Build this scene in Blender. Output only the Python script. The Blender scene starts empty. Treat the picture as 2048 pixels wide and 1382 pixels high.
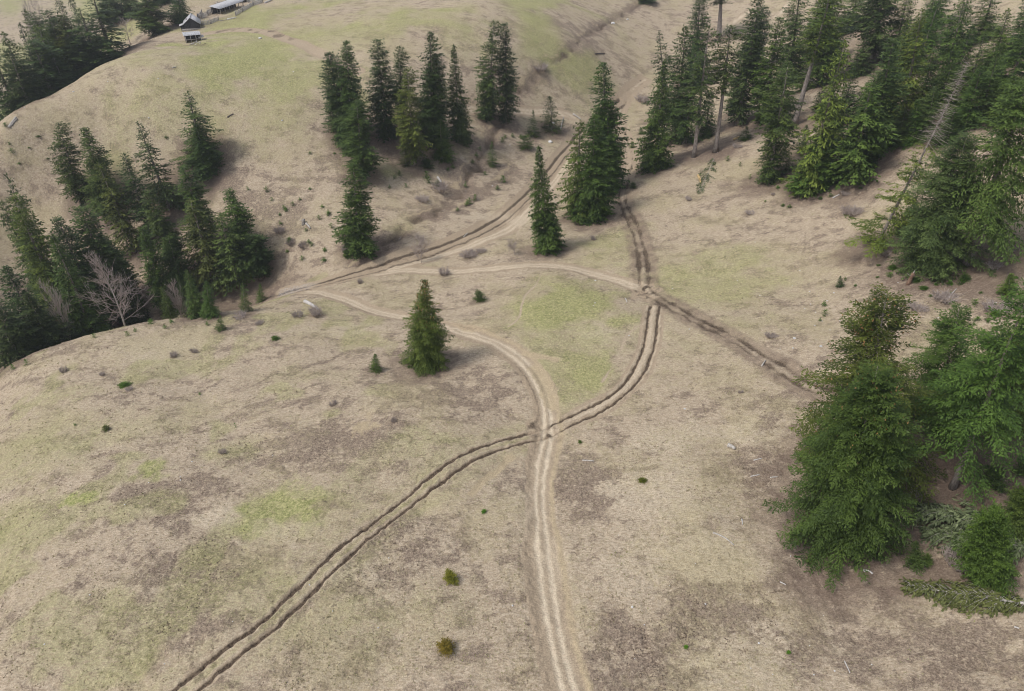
import bpy, math, random
import numpy as np

# ---------------------------------------------------------------- camera, sky, sun, exposure
scene = bpy.context.scene
COL = scene.collection
cam_data = bpy.data.cameras.new("camera")
cam_data.sensor_fit = 'HORIZONTAL'; cam_data.sensor_width = 36.0
cam_data.lens = 36.0 * 1365.0 / 2048.0
cam_data.clip_start = 0.5; cam_data.clip_end = 6000.0
cam = bpy.data.objects.new("camera", cam_data)
cam.location = (0.0, 0.0, 70.0)
cam.rotation_euler = (math.radians(90.0 - 35.0), 0.0, 0.0)
COL.objects.link(cam); scene.camera = cam

SUN_EL, SUN_AZ = 54.0, -112.0        # degrees: height, and bearing right of the view axis (the sun stands to the left)
world = bpy.data.worlds.new("World"); scene.world = world; world.use_nodes = True
wn = world.node_tree.nodes; wl = world.node_tree.links; wn.clear()
sky = wn.new("ShaderNodeTexSky"); sky.sky_type = 'NISHITA'; sky.sun_disc = False
sky.sun_elevation = math.radians(SUN_EL); sky.sun_rotation = math.radians(SUN_AZ)
sky.air_density = 1.0; sky.dust_density = 4.0; sky.ozone_density = 1.0; sky.altitude = 900.0
hsv = wn.new("ShaderNodeHueSaturation"); hsv.inputs["Saturation"].default_value = 0.45   # a thin overcast: the blue is washed out
bg = wn.new("ShaderNodeBackground"); bg.inputs["Strength"].default_value = 0.135
wo = wn.new("ShaderNodeOutputWorld")
wl.new(sky.outputs[0], hsv.inputs["Color"]); wl.new(hsv.outputs[0], bg.inputs[0]); wl.new(bg.outputs[0], wo.inputs[0])

sun_data = bpy.data.lights.new("sun", 'SUN'); sun_data.energy = 1.75; sun_data.angle = math.radians(13.0); sun_data.color = (1.0, 0.95, 0.88)
sun = bpy.data.objects.new("sun", sun_data); COL.objects.link(sun)
_el, _az = math.radians(SUN_EL), math.radians(SUN_AZ)
sun.rotation_euler = (math.radians(90) - _el, 0.0, math.pi - _az)
sun.location = (0, 0, 150)

scene.view_settings.view_transform = 'Standard'; scene.view_settings.look = 'None'
scene.view_settings.exposure = 0.54; scene.view_settings.gamma = 1.0; scene.view_settings.use_curve_mapping = False

scene.cycles.filter_width = 1.0
random.seed(11)
RNG = np.random.default_rng(11)

# ---------------------------------------------------------------- terrain: a hillside fitted through surveyed ground points
CAM = np.array([0.0, 0.0, 70.0]); PITCH = math.radians(35.0); FPX = 1365.0
CP, SP = math.cos(PITCH), math.sin(PITCH)

def ray(u, v):
    """direction of sight through photo position (u, v) of the 2048 x 1382 photograph"""
    a = (np.asarray(u, float) - 1024.0) / FPX
    b = (np.asarray(v, float) - 691.0) / FPX
    return np.stack([a, CP - SP * b, -SP - CP * b], -1)

def proj(p):
    d = np.asarray(p, float) - CAM
    zc = d[..., 1] * CP - d[..., 2] * SP
    return 1024 + FPX * d[..., 0] / zc, 691 - FPX * (d[..., 1] * SP + d[..., 2] * CP) / zc

def on_plane(u, v, z):
    r = ray(u, v)
    t = (z - CAM[2]) / r[..., 2]
    return CAM + r * t[..., None]

SURVEY = [  # seen ground: photo position and height in metres
 (0,1382,-4),(500,1382,-1),(1024,1382,0),(1500,1382,1),(2048,1382,4),
 (0,1100,-6),(500,1050,-2),(1024,1050,-.5),(1500,1050,1),(2000,1080,5),
 (0,900,-8),(400,830,-5),(800,850,-2),(1090,850,-2),(1500,850,1),(1950,850,8),
 (0,722,-11),(150,675,-9.5),(300,642,-8.8),(450,620,-9.2),(560,598,-11),
 (350,740,-7.5),(620,720,-6),(850,720,-4.5),(720,640,-8),(1000,640,-4.5),(1290,575,-4),(1150,600,-3.2),(1280,480,-4),(1420,500,-1.5),(1600,600,1.5),
 (1800,600,6.5),(2040,600,13),(1850,480,9.5),(1640,380,6),(1450,360,1.5),(1290,340,-2.5),(2040,330,21),
 (640,568,-11.5),(800,520,-10),(900,490,-9),(1050,400,-7.5),(1150,290,-6),(1250,190,-2),
 (600,500,-10),(450,400,-4),(300,430,-9),(200,330,1),(720,480,-8),(60,420,-10),(450,500,-12),
 (0,236,14),(80,200,16),(160,150,18.5),(240,98,19),(340,64,20.5),
 (380,90,21),(600,110,20),(600,250,9),(300,200,16),(450,250,10),(700,310,2.5),(850,320,0),(900,400,-6),(980,330,-4.5),
 (800,150,16),(1000,110,16.5),(1000,215,4),(1120,225,-1),(1160,90,14),(1300,100,6),(1400,40,11),
 (1500,230,7),(1700,110,20),(1900,120,27),(2048,60,36),(1800,280,17),
 (800,0,27),(480,5,24),(620,40,24.5),(1150,0,22),(1500,0,17),(1800,0,32),
]
HIDDEN = [  # ground out of sight: azimuth (degrees right of the view axis), range, height
 (-40,166,-23),(-37,166,-23),(-33,166,-22.5),(-28,167,-21.5),(-23,166,-20),(-18.5,160,-15),(-45,150,-20),
 (-39,260,2),(-35,270,5),(-32,285,10),(-39,330,-18),(-35,350,-15),(-31,350,3),(-28,345,20),(-28,420,4),
 (-50,140,-17),(-55,100,-13),(-62,60,-9),(-62,110,-16),(-62,200,-6),(-50,200,8),(-55,300,-15),
 (62,60,8),(62,110,18),(62,200,34),(50,200,36),(50,330,60),(40,330,54),
 (-38,480,-44),(-32,520,-42),(-25,520,-20),(-15,420,31),(0,420,36),(10,430,34),(20,430,42),(30,430,52),
 (-60,520,-44),(60,520,80),(0,560,44),(0,20,0),(-60,25,-5),(60,25,3),(0,-20,0),
]
def polar(az, r):
    a = np.radians(np.asarray(az, float))
    return np.stack([np.sin(a) * r, np.cos(a) * r], -1)

_sv = np.array(SURVEY, float)
_hd = np.array(HIDDEN, float)
CREST = [(0,238,14),(80,202,16),(160,152,18.5),(220,112,18.8),(0,722,-11),(150,676,-9.5),(300,643,-8.8),(450,622,-9.2)]   # ground falls away behind these
_cr = np.array(CREST, float); _c0 = on_plane(_cr[:, 0], _cr[:, 1], _cr[:, 2]); _cd = (_c0 - CAM); _cd /= np.linalg.norm(_cd[:, :2], axis=1, keepdims=True)
_beh = np.concatenate([_c0 + _cd * 9 - [0, 0, 1.6], _c0 + _cd * 22 - [0, 0, 5.0]])[:, :]
_beh = np.concatenate([_beh[:8], _beh[8:12]])
_pts = np.concatenate([on_plane(_sv[:, 0], _sv[:, 1], _sv[:, 2])[:, :2], polar(_hd[:, 0], _hd[:, 1]), _beh[:, :2]])
_zs = np.concatenate([_sv[:, 2], _hd[:, 2], _beh[:, 2]])

def _phi(d):
    return np.where(d > 1e-9, d * d * np.log(np.maximum(d, 1e-9)), 0.0)

def _fit(pts, zs, lam):
    n = len(pts); s = 100.0
    d = np.linalg.norm(pts[:, None] - pts[None], axis=-1) / s
    A = np.zeros((n + 3, n + 3))
    A[:n, :n] = _phi(d) + lam * np.eye(n)
    A[:n, n] = 1; A[:n, n + 1:] = pts / s
    A[n, :n] = 1; A[n + 1:, :n] = pts.T / s
    b = np.zeros(n + 3); b[:n] = zs
    return np.linalg.solve(A, b)
_W = _fit(_pts, _zs, 0.004)

def smooth_z(x, y):
    x = np.asarray(x, float); y = np.asarray(y, float)
    sh = x.shape; q = np.stack([x.ravel(), y.ravel()], -1)
    # hold the fitted hill beyond its last points
    rr = np.linalg.norm(q, axis=1); k = np.minimum(1.0, 560.0 / np.maximum(rr, 1e-6)); q = q * k[:, None]
    out = np.empty(len(q)); n = len(_pts)
    for i in range(0, len(q), 20000):
        c = q[i:i + 20000] / 100.0
        d2 = ((c[:, None, :] - _pts[None] / 100.0) ** 2).sum(-1)
        ph = 0.5 * d2 * np.log(np.maximum(d2, 1e-18))
        out[i:i + 20000] = ph @ _W[:n] + _W[n] + c @ _W[n + 1:]
    return out.reshape(sh)

# a lookup grid of the fitted hill, so that later queries are quick
_GX0, _GY0, _GS = -600.0, -60.0, 2.0
_gx = np.arange(_GX0, 600.1, _GS); _gy = np.arange(_GY0, 600.1, _GS)
_GZ = smooth_z(*np.meshgrid(_gx, _gy))

def hill(x, y):
    fx = np.clip((np.asarray(x, float) - _GX0) / _GS, 0, len(_gx) - 1.001); fy = np.clip((np.asarray(y, float) - _GY0) / _GS, 0, len(_gy) - 1.001)
    i = fx.astype(int); j = fy.astype(int); a = fx - i; b = fy - j
    return (_GZ[j, i] * (1 - a) * (1 - b) + _GZ[j, i + 1] * a * (1 - b) + _GZ[j + 1, i] * (1 - a) * b + _GZ[j + 1, i + 1] * a * b)

def ground_at(u, v, tmin=20.0, tmax=900.0):
    """first point where the line of sight meets the hill"""
    r = ray(u, v); r = r / np.linalg.norm(r)
    t = np.concatenate([np.arange(tmin, 450, 0.5), np.arange(450, tmax, 2.0)])
    p = CAM + r * t[:, None]
    f = p[:, 2] - hill(p[:, 0], p[:, 1])
    w = np.nonzero(f < 0)[0]
    if len(w) == 0:
        k = len(t) - 1
        return np.array([p[k, 0], p[k, 1], float(hill(p[k, 0], p[k, 1]))])
    k = w[0]
    s = f[k - 1] / (f[k - 1] - f[k]) if k > 0 else 0
    q = p[k - 1] * (1 - s) + p[k] * s
    q[2] = float(hill(q[0], q[1]))
    return q

# ---------------------------------------------------------------- relief noise
def _lattice(seed):
    return np.random.default_rng(seed).random((257, 257))
_LAT = [_lattice(100 + i) for i in range(6)]
def vnoise(x, y, scale, k=0):
    """value noise in -1..1"""
    L = _LAT[k % 6]
    fx = np.asarray(x, float) / scale + 500.37 * (k + 1); fy = np.asarray(y, float) / scale + 311.71 * (k + 1)
    ix = np.floor(fx).astype(np.int64); iy = np.floor(fy).astype(np.int64)
    a = fx - ix; b = fy - iy; a = a * a * (3 - 2 * a); b = b * b * (3 - 2 * b)
    ix &= 255; iy &= 255
    return 2 * (L[iy, ix] * (1 - a) * (1 - b) + L[iy, ix + 1] * a * (1 - b) + L[iy + 1, ix] * (1 - a) * b + L[iy + 1, ix + 1] * a * b) - 1
def fbm(x, y, scale, octs=4, k=0, gain=0.5):
    s = 0; amp = 1; t = 0
    for o in range(octs):
        s = s + amp * vnoise(x, y, scale / 2 ** o, k + o); t += amp; amp *= gain
    return s / t
def sstep(a, b, x):
    t = np.clip((np.asarray(x, float) - a) / (b - a), 0, 1)
    return t * t * (3 - 2 * t)

def macro(x, y):
    return 0.55 * vnoise(x, y, 17.0, 1) + 0.28 * vnoise(x, y, 6.5, 2)
def ground(x, y):
    return hill(x, y) + macro(x, y)

# ---------------------------------------------------------------- tracks and water courses, as polylines over the ground
def curve_px(pts, n=6):
    """Catmull-Rom through photo positions, then down on to the ground, then evenly spaced"""
    p = np.array(pts, float); q = np.concatenate([[2 * p[0] - p[1]], p, [2 * p[-1] - p[-2]]])
    out = []
    for i in range(1, len(q) - 2):
        for t in np.linspace(0, 1, n, endpoint=False):
            a, b, c, d = q[i - 1], q[i], q[i + 1], q[i + 2]
            out.append(0.5 * (2 * b + (c - a) * t + (2 * a - 5 * b + 4 * c - d) * t * t + (3 * b - a - 3 * c + d) * t ** 3))
    out.append(p[-1])
    w = np.array([ground_at(u, v)[:2] for u, v in out])
    seg = np.linalg.norm(np.diff(w, axis=0), axis=1); s = np.concatenate([[0], np.cumsum(seg)])
    m = max(3, int(s[-1] / 1.2)); si = np.linspace(0, s[-1], m)
    w = np.stack([np.interp(si, s, w[:, 0]), np.interp(si, s, w[:, 1])], -1)
    for _ in range(2):
        w[1:-1] = 0.25 * w[:-2] + 0.5 * w[1:-1] + 0.25 * w[2:]
    return w

TRACKS = {  # name: (kind, half width, points)
 'double': ('deep ruts', 1.75, [(190,1555),(330,1425),(390,1372),(450,1322),(530,1258),(620,1172),(700,1092),(780,1028),(860,967),(920,925),(980,894),(1040,873),(1090,857),(1130,842),(1180,820),(1230,793),(1268,755),(1292,710),(1302,670),(1305,635),(1312,606)]),
 'main': ('worn ruts', 1.8, [(1215,1640),(1180,1530),(1152,1430),(1133,1360),(1113,1280),(1098,1190),(1087,1100),(1080,1010),(1081,940),(1092,880),(1096,840),(1088,790),(1062,742),(1026,708),(985,682),(940,663),(890,652),(850,641),(800,628),(745,618),(710,604),(680,592),(640,584),(600,586)]),
 'muddy': ('mud ruts', 2.35, [(1296,152),(1266,176),(1244,203),(1238,240),(1250,278),(1259,320),(1249,365),(1246,405),(1262,440),(1277,480),(1287,530),(1292,572),(1322,600),(1380,636),(1450,672),(1510,706),(1560,738),(1610,768),(1680,800)]),
 'pale': ('pale track', 1.7, [(1286,573),(1240,557),(1180,543),(1120,533),(1060,533),(1000,539),(920,540),(850,540),(790,541),(735,551)]),
 'stream': ('stream ruts', 3.0, [(540,602),(572,588),(620,574),(700,550),(780,526),(840,509),(900,489),(950,470),(1000,440),(1040,408),(1070,375),(1100,340),(1130,308),(1165,268),(1225,216),(1248,196)]),
 'branch': ('pale track', 1.5, [(925,216),(960,219),(1000,216),(1060,220),(1110,224),(1160,240)]),
 'farm': ('farm track', 1.9, [(352,72),(362,73),(385,71),(420,63),(470,59),(520,62),(560,72),(610,92),(650,112),(700,133),(730,150)]),
 'ridge': ('pale track', 1.7, [(1425,78),(1460,50),(1500,20),(1535,-10)]),
 'ridge2': ('pale track', 1.5, [(1545,40),(1570,16),(1592,-8)]),
 'foot': ('foot path', .45, [(1196,772),(1222,735),(1243,697),(1255,668),(1285,652),(1302,642)]),
 'foot2': ('foot path', .4, [(1004,662),(1036,640),(1043,612),(1052,590),(1075,568),(1082,545)]),
 'gully': ('ditch', 2.2, [(818,452),(850,432),(890,408),(925,378),(945,345),(968,305),(990,262),(1005,235)]),
 'gully2': ('ditch', 1.6, [(1030,185),(1062,160),(1100,130),(1140,98),(1180,66),(1225,40),(1262,18),(1300,-8)]),
 'stream2': ('pale track', 1.6, [(760,541),(830,522),(905,502),(965,482),(1015,460),(1052,430),(1085,392),(1118,350),(1150,312)]),
 'gully3': ('ditch', 1.8, [(700,545),(730,520),(765,495),(800,470),(822,452)]),
 'gully4': ('ditch', 1.3, [(905,430),(950,395),(1000,362),(1040,330)]),
 'scar': ('sand scar', 1.3, [(1110,825),(1104,800),(1092,772),(1078,745),(1058,722)]),
 'scar2': ('sand scar', .7, [(1040,895),(1012,920),(985,945),(955,972),(925,1000)]),
 'scar3': ('sand scar', .9, [(1035,700),(1062,712),(1085,715),(1130,728)]),
 'cut': ('cut bank', 1.0, [(1008,672),(985,660),(958,655),(935,652),(900,640)]),
 'scrape': ('foot path', .9, [(1690,1330),(1665,1270),(1630,1200),(1590,1120),(1540,1070),(1490,1030)]),
}
TRACK_W = {k: curve_px(v[2]) for k, v in TRACKS.items()}

# ---------------------------------------------------------------- the ground as one sheet, tracks pressed into it
_azf = np.arange(-60.0, 60.01, 0.16)
AZ = np.radians(np.concatenate([np.arange(-180, -60, 4.0), _azf, np.arange(64, 180.1, 4.0)]))
_r = [2.0]
while _r[-1] < 24: _r.append(_r[-1] * 1.12 + .2)
while _r[-1] < 150: _r.append(_r[-1] * 1.0042)
while _r[-1] < 330: _r.append(_r[-1] * 1.0038)
while _r[-1] < 700: _r.append(_r[-1] * 1.012)
while _r[-1] < 2600: _r.append(_r[-1] * 1.05)
RR = np.array(_r)
NR, NA = len(RR), len(AZ)
GX = np.sin(AZ)[None] * RR[:, None]; GY = np.cos(AZ)[None] * RR[:, None]
_far = np.maximum(RR - 560, 0)[:, None] * 0.17
GZ0 = hill(np.clip(GX, -599, 599), np.clip(GY, -59, 599)) + _far
_fade = 1 - sstep(250, 500, RR)[:, None] * 0.6
GZ = GZ0 + macro(GX, GY) + (0.10 * vnoise(GX, GY, 2.6, 3) + 0.05 * vnoise(GX, GY, 1.1, 4) + 0.055 * vnoise(GX, GY, 0.55, 5)) * _fade

# trodden cattle steps along the contours of the grazed slopes
_slope = np.hypot((hill(GX + 1, GY) - hill(GX - 1, GY)) / 2, (hill(GX, GY + 1) - hill(GX, GY - 1)) / 2)
_ph = GZ0 / 0.55 + 0.9 * vnoise(GX, GY, 14, 2) + 0.35 * vnoise(GX, GY, 4, 4)
_tr = np.abs((_ph % 1.0) - 0.5) * 2
GZ += 0.11 * _tr * sstep(.06, .16, _slope) * sstep(-.35, .35, vnoise(GX, GY, 23, 3)) * _fade
TERR = sstep(.75, .98, _tr) * sstep(.06, .16, _slope) * sstep(-.35, .35, vnoise(GX, GY, 23, 3))

SD = {}; SA = {}
OWNER = np.zeros((NR, NA), np.int16)          # which track a ground point belongs to
def track_field(w, reach):
    sd = np.full((NR, NA), 1e3); sa = np.zeros((NR, NA)); s0 = 0.0
    az = np.arctan2(w[:, 0], w[:, 1]); rr = np.hypot(w[:, 0], w[:, 1])
    for i in range(len(w) - 1):
        a, b = w[i], w[i + 1]; d = b - a; L = np.hypot(*d)
        if L < 1e-6: continue
        rmin, rmax = min(rr[i], rr[i + 1]) - reach, max(rr[i], rr[i + 1]) + reach
        da = reach / max(rmin, 5.0)
        i0, i1 = np.searchsorted(RR, [rmin, rmax]); j0, j1 = np.searchsorted(AZ, [min(az[i], az[i + 1]) - da, max(az[i], az[i + 1]) + da])
        if i1 <= i0 or j1 <= j0: continue
        X = GX[i0:i1, j0:j1]; Y = GY[i0:i1, j0:j1]
        t = np.clip(((X - a[0]) * d[0] + (Y - a[1]) * d[1]) / (L * L), 0, 1)
        px = X - a[0] - t * d[0]; py = Y - a[1] - t * d[1]
        dist = np.hypot(px, py); sgn = np.where(d[0] * py - d[1] * px > 0, 1.0, -1.0)
        blk = sd[i0:i1, j0:j1]; m = dist < np.abs(blk)
        blk[m] = (dist * sgn)[m]; sa[i0:i1, j0:j1][m] = (s0 + t * L)[m]
        s0 += L
    return sd, sa

C_green = np.zeros((NR, NA)); C_dark = np.zeros((NR, NA)); C_sand = np.zeros((NR, NA)); C_mud = np.zeros((NR, NA))
C_dirt = np.zeros((NR, NA)); C_stone = np.zeros((NR, NA)); C_litter = np.zeros((NR, NA)); C_pale = np.zeros((NR, NA))

def bump(d, c, w):
    return np.exp(-((d - c) / w) ** 2)
_rag = 0.07 * vnoise(GX, GY, 2.1, 0) + 0.11 * vnoise(GX, GY, .8, 1) + .07 * vnoise(GX, GY, .45, 4)
_clod = np.clip(vnoise(GX, GY, .5, 2) + .5 * vnoise(GX, GY, .9, 3), -1, 1)
TRACK_ID = {}
for _i, (_k, (_kind, _hw, _p)) in enumerate(TRACKS.items()):
    sd, sa = track_field(TRACK_W[_k], _hw + 3.0)
    _n = _rag * (1 if _hw > 1 else .5)
    d = (sd + _n) / (1 + .16 * vnoise(sa, sa * 0 + _i * 3.1, 6.0, 4)); ad = np.abs(d)
    total = sa.max(); ends = sstep(0, 2.5, sa) * sstep(0, 2.5, total - sa)
    var = 0.75 + 0.45 * vnoise(sa, sa * 0 + _i * 7.7, 9.0, 2)
    near = sstep(_hw + 1.2, _hw - .2, ad)
    if _kind in ('ditch', 'sand scar', 'cut bank'):
        d = d + .55 * _hw * (vnoise(GX, GY, 3.1, 2) + .6 * vnoise(GX, GY, 1.2, 4)); ad = np.abs(d)
    if _kind == 'deep ruts':
        for c in (-0.95, 0.95):
            rv = np.clip(.85 + .5 * vnoise(sa, sa * 0 + c * 5, 5.0, 1) + .25 * vnoise(sa, sa * 0 + c * 9, 1.7, 3), .2, 1.15)
            GZ -= ends * (0.32 * rv * bump(d, c, .27) - 0.15 * (1 + .7 * _clod) * bump(d, c - .52, .2) - 0.14 * (1 + .7 * _clod) * bump(d, c + .52, .2))
            C_pale[:] = np.maximum(C_pale, ends * .45 * np.clip(.6 + vnoise(GX, GY, 1.3, 5), 0, 1) * (bump(d, c - .5, .17) + bump(d, c + .5, .17)))
            GZ += ends * 0.07 * _clod * bump(ad, .95, .55)
            C_mud[:] = np.maximum(C_mud, ends * (.68 + .42 * rv) * bump(d, c, .29)); C_dirt[:] = np.maximum(C_dirt, ends * .75 * bump(d, c, .62))
        up = sstep(total * .55, total * .68, sa)                     # past the crossing the middle is bare earth too
        C_dirt[:] = np.maximum(C_dirt, ends * .9 * up * near); GZ -= .12 * up * near * ends
        C_pale[:] = np.maximum(C_pale, .6 * up * bump(d, .15, .3) * ends)
        C_green[:] = np.maximum(C_green, ends * .42 * bump(d, 0, .4) * (1 - up)); C_green[:] = np.maximum(C_green, ends * .35 * bump(ad, 2.8, 1.5) * (1 - up))
    elif _kind == 'worn ruts':
        GZ -= ends * (0.25 * near + 0.14 * var * (bump(d, -.62, .3) + bump(d, .62, .3)) - .10 * bump(ad, _hw + .15, .4) * (1 + .8 * _clod))
        GZ += ends * .045 * _clod * bump(ad, _hw - .2, .8)
        C_dirt[:] = np.maximum(C_dirt, ends * near)
        C_pale[:] = np.maximum(C_pale, ends * (.8 * bump(d, -.58, .33) + .8 * bump(d, .58, .33)))
        C_mud[:] = np.maximum(C_mud, ends * .6 * np.clip(var, 0, 1) * bump(d, 1.45, .3)); C_sand[:] = np.maximum(C_sand, ends * .75 * bump(d, -1.95, .6) * sstep(total, total * .55, sa))
    elif _kind == 'mud ruts':
        low = sstep(60, 130, sa)
        GZ -= ends * (0.16 * near + 0.22 * var * (bump(d, -.8, .34) + bump(d, .8, .34)) - .12 * bump(ad, _hw, .4))
        GZ += ends * .15 * _clod * near
        C_dirt[:] = np.maximum(C_dirt, ends * near * .9); C_mud[:] = np.maximum(C_mud, ends * near * np.clip(.02 + .20 * low + .30 * vnoise(GX, GY, 1.9, 4) + .25 * (var - .75) + .5 * bump(ad, .85, .42), 0, .95))
        C_dirt[:] = np.where((near * ends > .25), C_dirt * (1 - .55 * near * low * ends), C_dirt); C_litter[:] = np.maximum(C_litter, ends * near * (.35 + .5 * low) * np.clip(.75 + .5 * vnoise(GX, GY, 1.1, 2), 0, 1))
        C_pale[:] = np.maximum(C_pale, ends * .5 * bump(d, 0, .25) * sstep(-.2, .5, vnoise(sa, sa * 0, 7., 3)))
    elif _kind in ('pale track', 'farm track'):
        GZ -= ends * (0.14 * near + .07 * bump(ad, .7, .3)); GZ += ends * .12 * bump(d, _hw + .5, .5) * (1 + .6 * _clod)
        C_dirt[:] = np.maximum(C_dirt, ends * near * .95); C_pale[:] = np.maximum(C_pale, ends * (.1 if _kind == 'farm track' else .65) * bump(ad, .6, .45))
        C_mud[:] = np.maximum(C_mud, ends * .5 * bump(d, _hw + .6, .4) * sstep(0, .5, vnoise(sa, sa * 0, 8., 1)))
        if _kind == 'farm track':
            C_mud[:] = np.maximum(C_mud, ends * .6 * sstep(_hw + 2, _hw - .5, ad) * sstep(-.3, .3, vnoise(GX, GY, 3, 2)) * sstep(total * .75, total * .5, sa) * sstep(6, 16, sa))
    elif _kind == 'stream ruts':
        GZ -= ends * (0.35 * near + 0.30 * var * (bump(d, 1.2, .6) + .7 * bump(d, -1.2, .5)) - .18 * bump(ad, _hw + .3, .5))
        GZ += ends * .09 * _clod * near
        C_dirt[:] = np.maximum(C_dirt, ends * near * .85); C_mud[:] = np.maximum(C_mud, ends * np.clip(.95 * bump(d, 1.2, .7) + .75 * bump(d, -1.2, .5), 0, 1) * np.clip(var + .2, 0, 1))
        C_stone[:] = np.maximum(C_stone, ends * .5 * near * sstep(26, 8, sa))
    elif _kind == 'foot path':
        GZ -= ends * .07 * bump(d, 0, _hw); C_dirt[:] = np.maximum(C_dirt, ends * (.22 if _k == 'scrape' else .8) * bump(d, 0, _hw) * np.clip(var + .2, 0, 1)); C_pale[:] = np.maximum(C_pale, ends * .35 * bump(d, 0, _hw * .7) * var)
    elif _kind == 'ditch':
        GZ -= ends * (.45 if _k == 'gully4' else .95) * bump(d, 0, _hw * .7) * np.clip(var, .3, 1.3); C_mud[:] = np.maximum(C_mud, ends * (.45 if _k == 'gully4' else .72) * bump(d, 0, _hw * .8) * np.clip(var + .6 * vnoise(GX, GY, 2.2, 5), 0, 1))
        C_stone[:] = np.maximum(C_stone, ends * .45 * bump(d, 0, _hw * .8) * sstep(.1, .5, vnoise(GX, GY, 1.7, 4)))
        C_dark[:] = np.maximum(C_dark, ends * .8 * bump(d, 0, _hw * 1.7)); C_litter[:] = np.maximum(C_litter, ends * .55 * bump(d, 0, _hw * 1.3) * np.clip(.5 + vnoise(GX, GY, 3.1, 2), 0, 1)); C_sand[:] = np.maximum(C_sand, ends * .7 * bump(d, _hw * 1.1, .7) * sstep(-.1, .4, vnoise(sa, sa * 0, 6., 1)))
    elif _kind == 'sand scar':
        GZ -= ends * .12 * bump(d, 0, _hw * .7); C_sand[:] = np.maximum(C_sand, ends * np.clip(1.15 * bump(d, 0, _hw) + .3 * _clod * bump(d, 0, _hw), 0, 1)); C_dirt[:] = np.maximum(C_dirt, ends * .6 * bump(d, 0, _hw))
    elif _kind == 'cut bank':
        GZ -= ends * .3 * sstep(-.9, .6, d) * sstep(2.5, .6, d) ; C_sand[:] = np.maximum(C_sand, ends * .6 * bump(d, .2, .8)); C_mud[:] = np.maximum(C_mud, ends * .5 * bump(d, -.1, .5))
    TRACK_ID[_k] = _i + 1
    OWNER[(np.abs(sd) < _hw) & (ends > .3)] = _i + 1

for _u, _v, _q in ((1090, 855, 3.4), (1296, 585, 4.2), (1286, 573, 3.0), (610, 583, 3.5)):
    _p = ground_at(_u, _v); _e = np.hypot(GX - _p[0], GY - _p[1]) / _q + .4 * vnoise(GX, GY, 1.5, 2); _m = sstep(1.2, .3, _e)
    C_dirt[:] = np.maximum(C_dirt, .95 * _m); C_mud[:] = np.maximum(C_mud * (1 - .45 * _m), _m * np.clip(.3 + .6 * vnoise(GX, GY, .9, 3), 0, .8)); GZ += _m * .10 * _clod

# what grows or lies where: (photo position, reach along and across in metres, amount)
def patch(arr, u, v, rx, ry, amt, rough=.95, k=3):
    p = ground_at(u, v)
    i0, i1 = np.searchsorted(RR, [np.hypot(p[0], p[1]) - 2.2 * max(rx, ry), np.hypot(p[0], p[1]) + 2.2 * max(rx, ry)])
    X = GX[i0:i1] - p[0]; Y = GY[i0:i1] - p[1]
    e = np.hypot(X / rx, Y / ry) + rough * fbm(GX[i0:i1], GY[i0:i1], max(rx, ry) * .6, 5, k, .62)
    arr[i0:i1] = np.maximum(arr[i0:i1], amt * sstep(1.3, .3, e))
for a in [(1150,600,15,14,.85),(1160,690,16,14,.55),(1440,560,18,16,.6),(1360,690,10,8,.35),(600,760,14,6,.35),(250,850,20,8,.4),(80,900,16,8,.45),(900,930,8,6,.4),(440,1200,14,6,.3),(150,1250,10,6,.35),(1220,520,8,10,.45),(1180,730,8,9,.75),(1160,740,5,5,.6),(1120,660,8,7,.5),(1145,780,6,8,.6),(1090,570,6,5,.5),(1240,480,9,12,.55),(1440,520,14,12,.6),(1400,600,9,8,.45),
          (560,1010,7,5,.9),(500,1050,5,3,.6),(620,1000,4,3,.7),(303,940,4,3,.9),(160,995,3,2,1.),(40,1050,12,6,.6),(460,900,6,4,.5),(110,790,8,3,.5),
          (480,110,22,24,.85),(420,90,14,8,.9),(520,30,26,16,.8),(360,130,20,16,.6),(600,160,20,22,.7),(560,230,16,14,.45),(330,200,22,16,.5),(640,60,22,14,.6),(800,40,30,16,.5),(950,90,24,14,.4),(480,300,9,6,.35),(1020,60,14,8,.3),
          (420,82,9,2,.9),(345,90,6,4,.9),(520,1180,8,9,.45),(700,1240,9,6,.35),(900,1200,5,5,.3),(1500,640,9,6,.4),(880,880,9,4,.5),(820,900,9,4,.4),(1430,560,6,5,.6),(780,345,7,3,.6),(920,290,5,5,.5)]:
    patch(C_green, *a)
for a in [(300,1000,11,6,.5),(560,900,10,5,.55),(700,880,9,5,.6),(420,1140,8,6,.7),(360,1250,7,5,.7),(480,1120,7,4,.55),(650,1000,6,3,.5),(900,800,10,6,.5),(960,760,9,5,.5),
          (1150,960,7,6,.65),(1330,1270,8,5,.7),(1300,1350,8,5,.7),(1200,1330,5,4,.4),(860,1080,6,5,.35),(720,1150,4,3,.7),(760,1060,4,3,.6),(1420,1200,7,5,.5),(1560,830,9,5,.45),(1500,930,7,5,.4),
          (1700,1250,8,5,.4),(2000,1340,8,5,.6),(1120,50,26,12,.4),(1150,130,16,12,.45),(1060,70,14,8,.5),(1000,160,10,8,.35),(880,60,8,4,.5),(760,70,8,4,.5),(560,150,6,4,.4),(700,340,10,6,.6),(760,290,14,8,.6),(850,300,12,8,.7),
          (540,420,18,9,.45),(420,370,16,9,.5),(1250,120,14,9,.35),(1080,360,9,5,.4),(1390,300,13,9,.6),(1680,300,22,16,.8),(1850,200,30,20,.9),(1950,560,16,10,.5),(1900,640,16,7,.5),(1800,1050,13,8,.7),(1950,1000,18,9,.8),(250,600,16,7,.8),(420,640,14,3,.4),(100,700,14,3,.4),(450,65,14,5,.5),(1330,120,9,9,.3)]:
    patch(C_dark, *a)
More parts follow.
